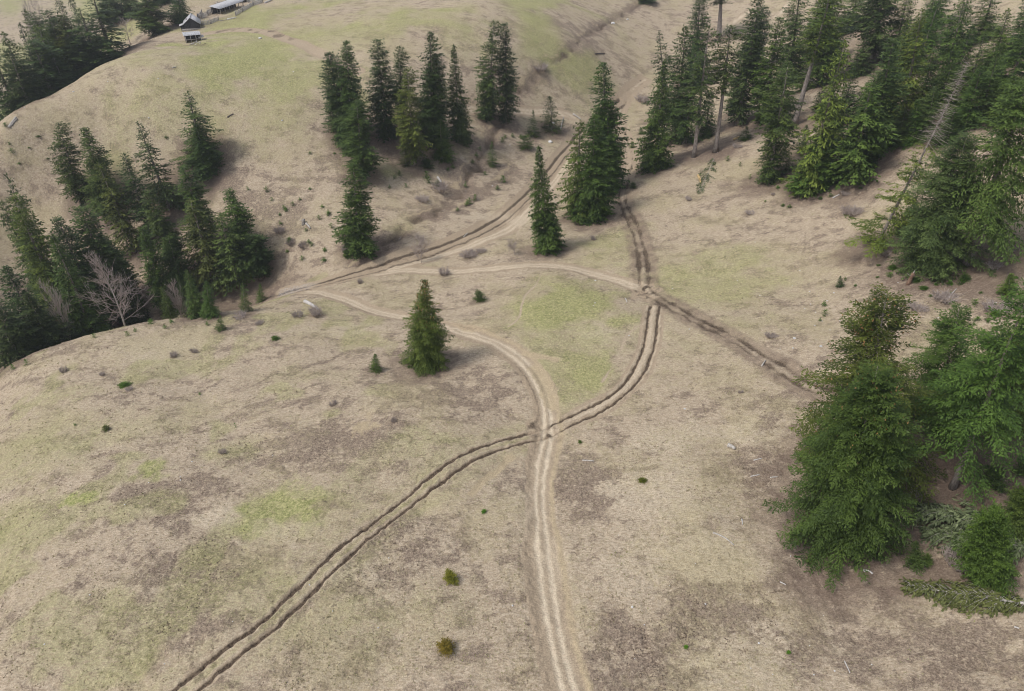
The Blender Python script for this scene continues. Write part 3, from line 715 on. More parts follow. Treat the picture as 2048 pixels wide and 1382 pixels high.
PR = {}
for _s in range(5):
    PR['col%d' % _s] = Proto(28, [3.0, 3.1, 2.9, 3.2, 3.0][_s], seed=20 + _s, kind=['column', 'column', 'shuttle', 'broad', 'column'][_s], base=[.05, .08, .10, .05, .12][_s], spacing=.48, per=8, twig=.52, step=.32, gaps=[.06, .12, .10, .06, .18][_s], lumpy=[.4, .5, .45, .4, .62][_s], stubs=10, droop=[.35, .3, .45, .4, .3][_s])
for _s in range(3):
    PR['cone%d' % _s] = Proto(18, 3.2, seed=40 + _s, kind=['cone', 'broad', 'cone'][_s], base=.02, spacing=.42, per=7, twig=.46, step=.32, gaps=.05, lumpy=.3, stubs=2, droop=.3)
for _s in range(3):
    PR['young%d' % _s] = Proto(6, 1.5, seed=60 + _s, kind='cone', base=.03, spacing=.24, per=7, twig=.3, step=.2, gaps=.04, lumpy=.25, stubs=0, droop=.12, hang=.15, lowe=-8, hie=50)
for _s in range(2):
    PR['weep%d' % _s] = Proto(28, 3.4, seed=70 + _s, kind='broad', base=.06, spacing=.62, per=6, twig=.6, step=.36, gaps=.2, lumpy=.4, stubs=14, droop=.75, hang=.75, lowe=-18, hie=30)
for _s in range(5, 9):
    PR['col%d' % _s] = Proto(28, 3.0, seed=120 + _s, kind=['column', 'broad', 'shuttle', 'column'][_s - 5], base=[.04, .09, .14, .07][_s - 5], spacing=[.46, .6, .5, .56][_s - 5], per=[9, 8, 8, 8][_s - 5], twig=.52, step=.34, gaps=[.04, .14, .08, .22][_s - 5], lumpy=[.3, .6, .5, .7][_s - 5], stubs=14, droop=[.3, .45, .55, .3][_s - 5], hang=[.2, .3, .45, .15][_s - 5])
for _s in range(3, 6):
    PR['cone%d' % _s] = Proto(18, 3.2, seed=140 + _s, kind=['cone', 'broad', 'cone'][_s - 3], base=[.02, .04, .03][_s - 3], spacing=[.36, .5, .44][_s - 3], per=7, twig=.46, step=.32, gaps=[.03, .12, .08][_s - 3], lumpy=[.25, .45, .4][_s - 3], stubs=3, droop=[.25, .4, .2][_s - 3], hie=[40, 20, 34][_s - 3])
PR['dense0'] = Proto(21, 3.1, seed=170, kind='broad', base=.02, spacing=.36, per=10, twig=.46, step=.3, gaps=.02, lumpy=.25, stubs=0, droop=.3, hie=22)
PR['dense1'] = Proto(21, 3.1, seed=171, kind='cone', base=.02, spacing=.38, per=10, twig=.46, step=.3, gaps=.03, lumpy=.32, stubs=0, droop=.35, hie=30)
PR['pole0'] = Proto(30, 2.9, seed=80, kind='shuttle', base=.50, spacing=.5, per=7, twig=.52, step=.34, gaps=.12, lumpy=.5, stubs=34)
PR['pole1'] = Proto(30, 2.9, seed=81, kind='column', base=.30, spacing=.55, per=6, twig=.52, step=.32, gaps=.3, lumpy=.6, stubs=24)
PR['layer0'] = Proto(26, 4.2, seed=82, kind='cone', base=.08, spacing=.8, per=7, twig=.55, step=.32, gaps=.22, lumpy=.45, stubs=12, droop=.35, hang=.2)
PR['bush0'] = Proto(2.4, 1.3, seed=84, kind='ball', base=.06, spacing=.2, per=8, twig=.26, step=.16, gaps=.03, lumpy=.25, stubs=0, droop=.05, hang=.1, lowe=0, hie=70, bow=.02)
PR['seed0'] = Proto(1.2, .5, seed=85, kind='cone', base=.02, spacing=.2, per=5, twig=.3, step=.2, gaps=.03, lumpy=.2, stubs=0, droop=.05, hang=.05, lowe=5, hie=60, bow=.01, r0=.03)
PR['seed1'] = Proto(.9, .55, seed=86, kind='ball', base=.03, spacing=.2, per=6, twig=.32, step=.2, gaps=.03, lumpy=.3, stubs=0, droop=.05, hang=.05, lowe=5, hie=60, bow=.01, r0=.03)
# trees that show large get a mesh of their own
PR['lone'] = Proto(19, 5.2, seed=90, kind='cone', base=.03, spacing=.34, per=9, twig=.32, step=.24, gaps=.06, lumpy=.32, stubs=3, droop=.38, hang=.45, cones=420)
PR['big_front'] = Proto(30, 8.4, seed=91, kind='broad', base=.03, spacing=.56, per=12, twig=.35, step=.30, gaps=.04, lumpy=.26, stubs=14, droop=.30, hang=.12, cones=160, lowe=-24)
PR['big_back'] = Proto(30, 6.8, seed=92, kind='broad', base=.04, spacing=.64, per=9, twig=.35, step=.30, gaps=.12, lumpy=.52, stubs=14, droop=.42, hang=.12, cones=320)
PR['big_green'] = Proto(24, 6.0, seed=93, kind='broad', base=.08, spacing=.64, per=9, twig=.35, step=.30, gaps=.08, lumpy=.42, stubs=8, droop=.3, hang=.12)
PR['big_lean'] = Proto(28, 6.6, seed=94, kind='broad', base=.16, spacing=.66, per=8, twig=.35, step=.30, gaps=.1, lumpy=.5, stubs=26, droop=.35, hang=.12, thin=lambda t, g: g + (.72 if t < .26 else 0))
PR['round'] = Proto(8, 4.0, seed=95, kind='ball', base=.03, spacing=.25, per=11, twig=.34, step=.26, gaps=.03, lumpy=.25, stubs=0, droop=.22, hang=.25, lowe=-12, hie=60)
PR['half_dead'] = Proto(34, 4.6, seed=96, kind='cone', base=.05, spacing=.40, per=6, twig=.42, step=.24, gaps=.5, lumpy=.6, stubs=30, droop=.4, hang=.35, bare_top=.42, r0=.25, bow=.3, lowe=-6, hie=14, thin=lambda t, g: .74 if t < .58 else .22)
PR['dense_right'] = Proto(24, 6.0, seed=97, kind='broad', base=.07, spacing=.52, per=12, twig=.35, step=.30, gaps=.05, lumpy=.38, stubs=6, droop=.32, hang=.12)
PR['olive_right'] = Proto(30, 6.3, seed=98, kind='broad', base=.28, spacing=.58, per=10, twig=.35, step=.36, gaps=.06, lumpy=.45, stubs=12, droop=.7, hang=.5, r0=.55)

DK = (.95, 1.0, .88); GR = (1.15, 1.18, .85); FR = (.98, 1.02, .66); OL = (1.5, 1.32, .75); BR = (1.2, 1.3, .8); GYT = (1.45, 1.3, 1.15); LT = (1.3, 1.45, .7)
# (name, proto, base, tip, range or None, width px, tint, label)
TREES = [
# -- lone trees on the near meadow
('spruce_tree','lone',(848,730),(850,556),None,104,OL,'lone broad cone shaped spruce with orange cones standing beside the dirt road'),
('young_spruce','young0',(751,744),(750,707),None,26,LT,'small bright green spruce left of the lone coned spruce'),
# -- clump at the lower left, behind the brow
('spruce_tree','layer0',None,(10,345),178,100,DK,'tall thin layered spruce leaning at the left photo edge, tip highest of its clump'),
('spruce_tree','col1',None,(3,398),182,55,GR,'green spruce cut by the left photo edge beside the thin layered spruce'),
('spruce_tree','col0',None,(25,388),172,75,OL,'bright topped spruce overlapping the thin layered spruce at left edge'),
('spruce_tree','col2',None,(113,432),174,72,DK,'dark spruce behind the wide left clump spruce with bright left edge'),
('spruce_tree','cone1',None,(102,468),163,112,GR,'wide dense spruce with bright left edge, left of the pale leafless tree'),
('spruce_tree','col3',None,(160,412),178,88,GR,'broad spruce rising behind the pale leafless tree'),
('spruce_tree','cone0',None,(8,530),163,110,DK,'big dark spruce at the left photo edge above the brow'),
('spruce_tree','cone2',None,(52,585),158,95,DK,'low dark spruce standing right behind the brow at far left'),
('spruce_tree','cone1',None,(-30,580),156,110,DK,'dark spruce half cut off at the left photo edge, lowest of the clump'),
('spruce_tree','cone0',None,(60,520),176,60,DK,'dark spruce squeezed between the bright edged spruce and the left edge'),
('spruce_tree','col4',(165,412),(116,243),None,52,GR,'narrow spruce on the slope, leftmost tip of the upper row in left clump'),
('spruce_tree','col3',(222,428),(168,253),None,76,GR,'full spruce second from left in the upper row of left clump'),
('spruce_tree','weep0',(272,505),(195,323),None,66,OL,'olive drooping spruce with dark lower trunk in the middle of left clump'),
('spruce_tree','col1',(305,480),(246,303),None,58,DK,'dark slim spruce just left of the biggest upper spruce in left clump'),
('spruce_tree','layer0',(338,412),(274,241),None,96,DK,'biggest layered spruce in the upper row of left clump'),
('spruce_tree','col0',None,(296,378),178,66,GR,'tall green spruce in the centre of left clump below the biggest layered one'),
('spruce_tree','col2',None,(281,452),170,52,BR,'slim brighter spruce standing in front of the central left clump'),
('spruce_tree','col4',None,(366,328),180,62,GR,'tall spruce behind the two grey drooping spruces'),
('spruce_tree','weep1',None,(379,396),172,88,GYT,'grey green drooping spruce, left of the two drooping ones'),
('spruce_tree','weep0',None,(438,425),169,84,GYT,'grey green drooping spruce, right of the two drooping ones'),
('spruce_tree','col1',None,(457,376),174,60,GR,'narrow ragged spruce rising at the right end of left clump'),
('spruce_tree','col2',None,(503,468),168,70,DK,'dark conical spruce closing the left clump on the right'),
('spruce_tree','col0',None,(470,470),176,52,DK,'dark spruce hidden behind the right hand drooping spruce'),
('spruce_tree','col1',None,(335,470),172,58,DK,'dark spruce below the centre of left clump, right of the slim bright one'),
('spruce_tree','col3',None,(205,470),182,60,DK,'shaded spruce between the pale leafless tree and the olive drooping spruce'),
('spruce_tree','cone0',None,(240,530),172,44,DK,'short dark spruce right behind the pale leafless tree'),
('young_spruce','cone0',(396,634),(372,538),None,44,GR,'young spruce at the foot of left clump, tallest of the four young ones'),
('young_spruce','cone2',(424,634),(411,560),None,38,BR,'young bright spruce below the right drooping spruce'),
('young_spruce','young2',(491,624),(484,566),None,30,BR,'young vivid green spruce near the brow, left of the smallest one at clump end'),
('young_spruce','young1',(524,606),(520,567),None,24,BR,'smallest young spruce at the right end of left clump by the gully track'),
('young_spruce','young2',(443,660),(440,629),None,22,GR,'little spruce standing alone on the brow below left clump'),
('young_spruce','cone1',None,(322,572),160,30,GR,'young spruce right of the pale leafless tree at the brow'),
('young_spruce','young2',None,(352,548),162,30,DK,'young dark spruce among brush in the middle of the brow edge'),
# -- two on the upper left slope
('spruce_tree','layer0',(408,322),(375,180),None,72,GR,'open tall spruce on the upper left slope, back one of a pair'),
('spruce_tree','dense1',(416,342),(392,246),None,70,DK,'dense dark spruce on the upper left slope, front one of a pair'),
# -- row above the gully
('spruce_tree','col0',(682,268),(658,102),None,46,DK,'slim spruce at the left end of the row above the gully'),
('spruce_tree','col1',(692,285),(672,108),None,48,DK,'spruce just right of the left end one in the row above the gully'),
('spruce_tree','dense0',(706,296),(693,78),None,72,DK,'tallest dense spruce of the left group in the row above the gully'),
('spruce_tree','col4',(727,356),(713,200),None,52,GR,'spruce with a bare pale stretch of trunk in front of the left group'),
('spruce_tree','col1',(776,276),(753,76),None,52,DK,'single slender spruce with visible trunk right of the left group'),
('spruce_tree','col2',(803,248),(799,89),None,38,DK,'narrow spruce behind the olive one in the middle of the row'),
('spruce_tree','col4',(828,326),(814,134),None,48,OL,'olive slender spruce in the middle of the row above the gully'),
('spruce_tree','col3',(866,284),(861,61),None,58,DK,'tall wide topped spruce right of the olive one in the row'),
('spruce_tree','col0',(874,284),(869,107),None,50,GR,'spruce directly in front of the tall wide topped one in the row'),
('spruce_tree','dense1',(918,280),(907,88),None,54,DK,'pointed dark spruce at the right end of the middle group in the row'),
('young_spruce','cone2',(884,318),(880,238),None,50,BR,'bright young conical spruce at the foot of the middle group'),
('young_spruce','young1',(812,328),(806,285),None,26,GR,'young spruce at the foot of the olive slender spruce'),
('spruce_tree','col4',(976,236),(988,38),None,42,GR,'thin open spruce, left one of the tall pair by the pale path'),
('spruce_tree','col2',(1013,243),(1010,44),None,40,DK,'dark columnar spruce with pale trunk, right one of the tall pair'),
('spruce_tree','cone1',(975,236),(974,158),None,42,DK,'short dense spruce under the tall thin pair'),
('young_spruce','young0',(1103,263),(1099,192),None,42,DK,'dark bushy young spruce beside the pale path junction'),
('young_spruce','young2',(1068,271),(1066,220),None,24,DK,'slim young spruce left of the dark bushy one'),
('young_spruce','young1',(985,331),(984,284),None,24,GR,'small young spruce beside the damp ditch'),
# -- gully
('spruce_tree','col3',(722,504),(706,324),None,68,GR,'spruce standing alone left of the gully track below the row'),
('spruce_tree','dense1',(1092,504),(1077,290),None,72,BR,'dense pointed spruce standing alone right of the gully track'),
('young_spruce','cone0',(1108,496),(1106,424),None,40,GR,'low side spruce growing against the dense pointed spruce'),
('spruce_tree','col3',(1212,380),(1207,121),None,70,GR,'tallest spruce of the four between gully track and muddy track'),
('spruce_tree','col0',(1216,388),(1216,200),None,46,GR,'right hand spruce of the four between gully track and muddy track'),
('spruce_tree','dense0',(1184,437),(1189,227),None,82,BR,'bright dense front spruce of the four between the two tracks'),
('spruce_tree','weep0',(1152,434),(1160,238),None,58,OL,'olive left hand spruce of the four between the two tracks'),
# -- forest on the right
('spruce_tree','layer0',(1338,240),(1317,54),None,66,DK,'spruce at the upper left corner of the right forest'),
('spruce_tree','dense1',(1309,336),(1330,118),None,74,GR,'wide dark based spruce at the lower left corner of the right forest'),
('spruce_tree','col3',(1350,285),(1371,50),None,56,DK,'dark spruce just behind the wide based corner spruce'),
('spruce_tree','col1',(1390,170),(1402,-18),None,48,DK,'spruce reaching the top edge above the corner of the right forest'),
('spruce_tree','pole1',(1388,314),(1420,44),None,58,GR,'tall spruce with a short visible trunk left of the bare poled one'),
('spruce_tree','pole0',(1438,73),(1446,-70),None,66,GYT,'far spruce with pale lower trunk cut by the top edge'),
('spruce_tree','pole0',(1431,305),(1462,48),None,62,GR,'spruce with long bare grey trunk at the forest edge'),
('spruce_tree','col0',(1476,246),(1520,-12),None,64,DK,'dark tall spruce right of the bare poled one'),
('spruce_tree','col4',(1527,244),(1560,31),None,54,BR,'brighter uneven spruce right of the dark tall one'),
('spruce_tree','col3',(1577,165),(1602,-45),None,58,DK,'dark spruce at the top edge left of the leaning drooping one'),
('spruce_tree','pole0',(1588,250),(1665,-28),None,76,OL,'leaning olive spruce with long bare lower trunk and drooping crown'),
('spruce_tree','col1',(1640,172),(1684,-40),None,60,GR,'spruce at the top edge right of the leaning drooping one'),
('spruce_tree','weep1',(1612,385),(1692,79),None,84,OL,'tall olive spruce in the front row of the right forest'),
('spruce_tree','pole1',(1535,366),(1576,130),None,72,GR,'spruce with short visible stem at the left front of right forest'),
('spruce_tree','cone0',(1538,362),(1548,235),None,62,GR,'low dense spruce wrapped round the left front forest stem'),
('young_spruce','young0',(1572,342),(1574,276),None,34,GR,'young spruce with a few rusty twigs in the front forest row'),
('spruce_tree','dense0',(1622,382),(1650,262),None,84,GR,'dense low spruce at the foot of the tall olive forest spruce'),
('spruce_tree','col3',(1742,318),(1788,72),None,84,DK,'dark tall spruce behind the broad drooping front spruce'),
('spruce_tree','weep0',(1700,368),(1744,166),None,104,BR,'broad drooping bright bottomed spruce in the front forest row'),
('spruce_tree','col4',(1800,250),(1846,10),None,62,OL,'olive spruce in the second row of right forest'),
('spruce_tree','col0',(1745,125),(1778,-70),None,84,DK,'big dark spruce at the top edge in the middle of right forest'),
('spruce_tree','cone0',(1715,150),(1735,60),None,56,DK,'low dark spruce left of the big dark top edge spruce'),
('spruce_tree','cone1',(1830,150),(1884,-12),None,66,BR,'bright slanting spruce at the top edge left of the dead topped tree'),
('spruce_tree','cone2',(1880,200),(1934,-20),None,78,GR,'large green spruce below the top edge in the upper right forest'),
('spruce_tree','cone0',(1984,138),(2018,14),None,62,BR,'vivid green layered spruce near the upper right corner'),
('spruce_tree','cone1',(2015,195),(2058,55),None,92,GR,'green spruce cut by the right photo edge in the upper corner'),
('young_spruce','cone2',(1826,282),(1836,196),None,56,BR,'bright young spruce in the small clearing of the right forest'),
('spruce_tree','cone0',(1872,222),(1906,122),None,62,GR,'mid height spruce above the bright young one in the clearing'),
('spruce_tree','cone1',(1928,258),(1966,130),None,66,GR,'spruce behind the dead top of the half dead leaning tree'),
('spruce_tree','cone2',(1960,240),(1998,102),None,66,GR,'spruce right of the dead top of the half dead leaning tree'),
('spruce_tree','cone1',(1850,275),(1872,170),None,52,DK,'dark spruce right of the bright young one in the clearing'),
('spruce_tree','cone0',(1775,200),(1808,70),None,60,GR,'middle forest spruce between the dark tall and the olive one'),
('spruce_tree','cone2',(1680,250),(1708,130),None,60,DK,'shaded spruce deep in the forest behind the tall olive one'),
('spruce_tree','cone1',(1905,110),(1946,-40),None,70,DK,'dark spruce at the top edge right of the large green one'),
('spruce_tree','cone0',(1960,80),(1992,-40),None,66,GR,'spruce at the top edge left of the upper right corner'),
('spruce_tree','cone2',(1848,95),(1880,-60),None,60,DK,'far spruce at the top edge over the middle of the right forest'),
('spruce_tree','cone1',(2035,110),(2070,-30),None,70,DK,'corner spruce at the extreme upper right'),
('spruce_tree','cone0',(1790,110),(1825,-50),None,66,GR,'spruce at the top edge right of the big dark one'),
('young_spruce','young2',(1492,280),(1494,252),None,24,GR,'small spruce under the trees near the yellow cut wood'),
('young_spruce','young1',(1660,372),(1668,330),None,30,GR,'young spruce between the front row forest trees'),
('young_spruce','young0',(1765,300),(1772,262),None,32,GR,'young spruce at the foot of the dark tall forest spruce'),
('young_spruce','young1',(1790,262),(1796,230),None,28,BR,'small bright spruce at the edge of the forest clearing'),
('young_spruce','young2',(1905,262),(1914,225),None,34,GR,'young spruce below the dead topped tree'),
('young_spruce','young1',(1610,300),(1614,250),None,36,GR,'young spruce behind the tall olive forest spruce'),
('young_spruce','young0',(1283,268),(1281,253),None,14,BR,'tiny bright spruce beside the muddy track bend'),
('young_spruce','young2',(1640,215),(1648,165),None,38,DK,'young dark spruce high in the right forest'),
('young_spruce','young0',(1598,160),(1606,110),None,34,DK,'young dark spruce behind the leaning trunk'),
('spruce_tree','cone1',(1700,60),(1722,-50),None,60,GR,'spruce at the top edge where the rusty slope shows between the trees'),
('spruce_tree','cone2',(1860,60),(1898,-60),None,62,BR,'bright spruce at the top edge left of the thin top row'),
('spruce_tree','cone0',(1908,160),(1948,50),None,64,BR,'bright conical spruce under the top edge right of the large green one'),
('spruce_tree','cone1',(1895,235),(1930,130),None,60,BR,'bright spruce left of the dead topped tree'),
('spruce_tree','cone2',(1838,205),(1868,100),None,60,GR,'green spruce in the dense middle of the upper right forest'),
('spruce_tree','cone0',(1785,155),(1815,40),None,58,BR,'bright slanting spruce behind the dark tall forest one'),
('spruce_tree','cone1',(2000,250),(2034,150),None,60,GR,'green spruce at the lower right corner of the forest'),
('spruce_tree','cone2',(2038,230),(2080,110),None,70,GR,'green spruce half cut at the right edge above the thick olive one'),
('spruce_tree','cone0',(1795,290),(1812,215),None,50,GR,'low spruce left of the bright young clearing spruce'),
('spruce_tree','cone1',(1660,300),(1682,200),None,56,GR,'spruce behind the tall olive front row spruce'),
('spruce_tree','cone2',(1730,230),(1752,140),None,54,GR,'spruce between the tall olive and the dark tall forest trees'),
('spruce_tree','cone0',(1745,40),(1768,-60),None,60,DK,'far dark spruce at the top edge behind the big dark one'),
('spruce_tree','cone1',(1975,175),(2008,85),None,56,BR,'bright spruce below the vivid layered one in the upper right'),
('spruce_tree','col3',(1628,120),(1655,-30),None,56,DK,'dark narrow spruce at the top edge beside the leaning drooping one'),
('spruce_tree','cone2',(1655,230),(1672,150),None,50,DK,'shaded spruce under the top edge spruce right of the leaning one'),
('spruce_tree','cone0',(1612,180),(1634,80),None,54,GR,'green spruce behind the leaning pole spruce, left of the top edge ones'),
('spruce_tree','col0',(1500,150),(1530,10),None,50,DK,'dark spruce behind the dark tall one near the top edge'),
('spruce_tree','cone1',(1470,225),(1482,140),None,46,DK,'low dark spruce at the foot of the dark tall one'),
('spruce_tree','col3',(1370,285),(1392,100),None,52,DK,'dark spruce filling the gap left of the short trunk spruce'),
('spruce_tree','cone2',(1410,270),(1424,180),None,46,DK,'low dark spruce between the two trunked forest spruces'),
('spruce_tree','col1',(1550,255),(1580,120),None,48,GR,'spruce just left of the leaning pole trunk'),
('spruce_tree','cone1',(1690,340),(1712,240),None,64,GR,'spruce filling the front row between the olive and the broad drooping one'),
('spruce_tree','cone0',(1660,130),(1690,20),None,60,GR,'green spruce under the top edge in the middle of the forest'),
('spruce_tree','cone2',(1815,130),(1850,30),None,58,GR,'green spruce left of the bright slanting one'),
('spruce_tree','cone1',(1890,290),(1912,215),None,52,DK,'low dark spruce behind the dead topped leaning trunk'),
('spruce_tree','cone0',(1935,190),(1972,60),None,62,GR,'green spruce rising above the dead top of the leaning tree'),
('spruce_tree','cone1',(1770,245),(1796,150),None,58,GR,'spruce right of the dark tall forest one, half hidden'),
# -- right edge
('half_dead_spruce','half_dead',(1747,504),(1942,112),None,140,OL,'half dead leaning spruce with grey bare top and sparse green lower branches'),
('young_spruce','cone0',(1812,468),(1832,392),None,46,GR,'small dark spruce right of the half dead leaning tree'),
('spruce_tree','dense_right',(1848,540),(1938,262),None,165,DK,'dense dark spruce at the right beside the thick olive drooping tree'),
('spruce_tree','olive_right',(1932,530),(2062,150),None,215,GR,'thick trunked olive drooping spruce at the right photo edge'),
('young_spruce','young0',(1680,572),(1681,551),None,16,DK,'tiny dark spruce alone on the stony right slope'),
('young_spruce','young1',(2016,590),(2022,545),None,40,LT,'pale green loose young tree on the right slope near the edge'),
# -- lower right
('spruce_tree','big_back',(1700,940),(1776,578),None,255,OL,'tall olive spruce with orange cones behind the biggest front spruce'),
('spruce_tree','big_green',(1868,848),(1922,600),None,165,BR,'fresh green pointed spruce right of the coned olive spruce'),
('spruce_tree','big_front',(1684,1072),(1758,722),None,262,FR,'biggest spruce, front tree at lower right with boughs to the ground'),
('spruce_tree','big_lean',(1905,975),(2070,560),None,250,BR,'leaning spruce with exposed grey trunk at right above the fallen trees'),
('spruce_tree','big_back',(2010,850),(2052,650),None,150,OL,'coned spruce half cut by the right photo edge above the leaning one'),
('young_spruce','young2',(1990,760),(2012,655),None,70,LT,'bright fresh topped young spruce behind the leaning spruce'),
('round_spruce','round',(1976,1150),(1974,1034),None,108,LT,'round bushy bright spruce between the fallen trees'),
('round_spruce','round',(2045,1060),(2052,985),None,80,BR,'smaller bushy spruce at the right photo edge above the round one'),
('young_spruce','bush0',(1985,975),(1986,935),None,52,DK,'low dark bushy spruce behind the withered fallen tree'),
('young_spruce','bush0',(2046,945),(2048,915),None,34,BR,'low bright bush spruce at the right edge behind the fallen tree'),
('young_spruce','young1',(1832,1130),(1830,1080),None,40,GR,'small spruce at the right skirt of the biggest front spruce'),
('young_spruce','bush0',(1856,1126),(1856,1108),None,22,BR,'little green shrub spruce near the purple brush heap'),
# -- beyond the crest at the upper left
('spruce_tree','cone1',None,(38,44),262,62,DK,'dark green topped spruce beyond the crest, leftmost clear tip at upper left'),
('spruce_tree','weep0',None,(48,16),300,40,GYT,'faint thin spruce tip behind the leftmost clear one beyond the crest'),
('spruce_tree','col3',None,(64,22),285,52,GR,'second spruce tip from the left beyond the crest'),
('spruce_tree','col1',None,(92,18),290,52,DK,'spruce below the white scree beyond the crest'),
('spruce_tree','col0',None,(100,36),276,56,GR,'spruce in the middle of the wood beyond the crest'),
('spruce_tree','col3',None,(121,28),272,64,OL,'olive topped spruce in the middle of the wood beyond the crest'),
('spruce_tree','cone0',None,(112,-12),306,60,DK,'dark tall spruce at the top edge beyond the crest'),
('spruce_tree','cone2',None,(138,-14),312,50,DK,'spruce at the top edge right of the dark tall one beyond the crest'),
('spruce_tree','layer0',None,(157,14),270,90,GR,'bold dark green spruce at the right of the wood beyond the crest'),
('spruce_tree','layer0',None,(184,-14),281,104,DK,'wide layered spruce, rightmost of the main wood beyond the crest'),
('spruce_tree','col1',(222,50),(211,-10),None,34,DK,'narrow dark spruce right of the main wood near the top edge'),
('spruce_tree','col4',(236,46),(224,-4),None,26,GYT,'thin grey green spruce right of the narrow dark one at top edge'),
('spruce_tree','cone1',(246,36),(240,-44),None,46,DK,'dark spruce block at the top edge above the leafless tree'),
('spruce_tree','cone0',(268,30),(264,-30),None,40,DK,'spruce tip at the top edge right of the dark block'),
('spruce_tree','weep1',None,(5,62),258,56,GYT,'grey green spruce at the left photo edge beyond the crest'),
('spruce_tree','cone2',None,(14,98),246,80,DK,'broad dark spruce low at the left edge of the wood beyond the crest'),
('spruce_tree','col3',None,(62,78),256,62,DK,'dark front spruce of the wood beyond the crest, left half'),
('spruce_tree','cone0',None,(92,74),262,70,DK,'dark front spruce of the wood beyond the crest, middle'),
('spruce_tree','col0',None,(150,70),268,60,DK,'dark front spruce under the bold green one beyond the crest'),
('spruce_tree','cone1',None,(40,120),248,70,DK,'low front spruce at the crest near the left edge'),
('spruce_tree','weep0',None,(75,48),268,60,OL,'olive brown spruce among the left tips beyond the crest'),
('spruce_tree','cone2',None,(-30,70),250,90,DK,'spruce mostly outside the left photo edge beyond the crest'),
('spruce_tree','col1',(312,73),(296,-18),None,54,GR,'tall spruce on the skyline slope between leafless tree and hut'),
('spruce_tree','cone1',(358,47),(366,-22),None,50,DK,'dark spruce right behind the farm hut'),
('spruce_tree','cone0',(327,6),(325,-40),None,40,DK,'distant spruce at the top edge left of the hut spruce'),
('spruce_tree','cone1',(1290,4),(1292,-30),None,44,DK,'dark spruce skirt at the top edge beside the stony ditch'),
]
TINTV = lambda t: (lambda b_: tuple(c * random.uniform(.93, 1.07) * b_ for c in t))(random.uniform(.84, 1.16))
GROUPS = {'spruce_tree': 'spruces scattered over the slopes', 'young_spruce': 'young spruces', 'round_spruce': 'bushy spruces by the fallen trees', 'half_dead_spruce': None}
TREE_AT = []; WIDE = {'big_front': 1.02, 'big_back': 1.05, 'big_green': 1.0, 'big_lean': 1.0, 'round': .98, 'dense_right': 1.05, 'olive_right': 1.1, 'half_dead': .95, 'lone': 1.14, 'dense0': 1.1, 'dense1': 1.12, 'cone0': 1.12, 'cone1': 1.12, 'cone2': 1.12, 'bush0': 1.0}
for nm, pr, b, t, rg_, wpx, tint, lab in TREES:
    if pr[:3] == 'col' and random.random() < .45: pr = 'col%d' % random.randrange(5, 9)
    if pr[:4] == 'cone' and random.random() < .5: pr = 'cone%d' % random.randrange(3, 6)
    p, h, lean, dep = stand(b, t, rg_)
    if t[0] > 1590 and t[1] < 330: tint = tuple(c * 1.28 for c in tint)
    w = wpx * dep / FPX * WIDE.get(pr, 1.12 if pr[:4] == 'cone' else (1.06 if t[0] < 560 and t[1] > 230 else (1.34 if t[1] < 230 and t[0] < 1250 else 1.22)))
    TREE_AT.append((p, h, w))
    litter_under(p[0], p[1], w * .62 + .6, .75 if h > 8 else .45)
    p = p.copy(); p[2] -= .1
    place_tree(PR[pr], nm, lab, 'tree', GROUPS.get(nm), p, h, w, (lean, 0), TINTV(tint), spin=2.0 if pr[:4] == 'big_' else None, nm_var=pr[:4] != 'big_')

# ---------------------------------------------------------------- leafless trees, brush, seedlings
def bare_tree_parts(H, spread, seed, lean=0.0, limbs=16, fork=.18, mat=None, tmat=None, fine=1.0):
    rg = np.random.default_rng(seed); T = Tubes(); n = 10; t = np.linspace(0, 1, n)
    P = np.stack([.25 * np.sin(t * 4), .2 * np.sin(t * 3 + 1), -.3 + t * H * .93], -1)
    T.path(P, H * .0135 * ((1 - t) ** .9 + .06), 7)
    W = Tubes()
    def grow(p, d, L, r, lev):
        m = 4; q = [p]; dd = d.copy()
        for i in range(m):
            dd = dd + rg.normal(0, .13, 3) + np.array([0, 0, .07]); dd /= np.linalg.norm(dd); q.append(q[-1] + dd * L / m)
        W.path(q, np.linspace(r, r * .4, m + 1))
        if lev == 0: return
        for i in range([0, 5, 6][lev]):
            k = rg.integers(1, m + 1); ax = rg.normal(0, 1, 3); nd = dd + .75 * ax / np.linalg.norm(ax); nd /= np.linalg.norm(nd)
            grow(q[k], nd, L * rg.uniform(.4, .65), max(r * .55, .024), lev - 1)
    for i in range(limbs):
        f = fork + (1 - fork) * (i + rg.random()) / limbs; a = rg.random() * 6.28; p = np.array([.25 * math.sin(f * 4), .2 * math.sin(f * 3 + 1), -.3 + f * H * .93])
        e = math.radians(rg.uniform(15, 55)); L = spread * (1.15 - .75 * f) * rg.uniform(.6, 1.1)
        grow(p, np.array([math.cos(a) * math.cos(e), math.sin(a) * math.cos(e), math.sin(e)]), L, H * .0042 * fine, 2)
    return [('trunk', T.mesh('trunk', [tmat or M_pale]), None), ('twigs', W.mesh('twigs', [mat or M_twig]), None)]
class Simple: pass
def bare_proto(H, spread, **kw):
    s = Simple(); s.H = H; s.R = spread; s.parts = bare_tree_parts(H, spread, **kw); return s
PR['bare0'] = bare_proto(15, 5.6, seed=1, limbs=40, fork=.12); PR['bare1'] = bare_proto(9, 4.0, seed=2, limbs=20, fork=.25, tmat=M_twig); PR['bare2'] = bare_proto(7, 3.0, seed=3, limbs=34, fork=.12, tmat=M_twig)
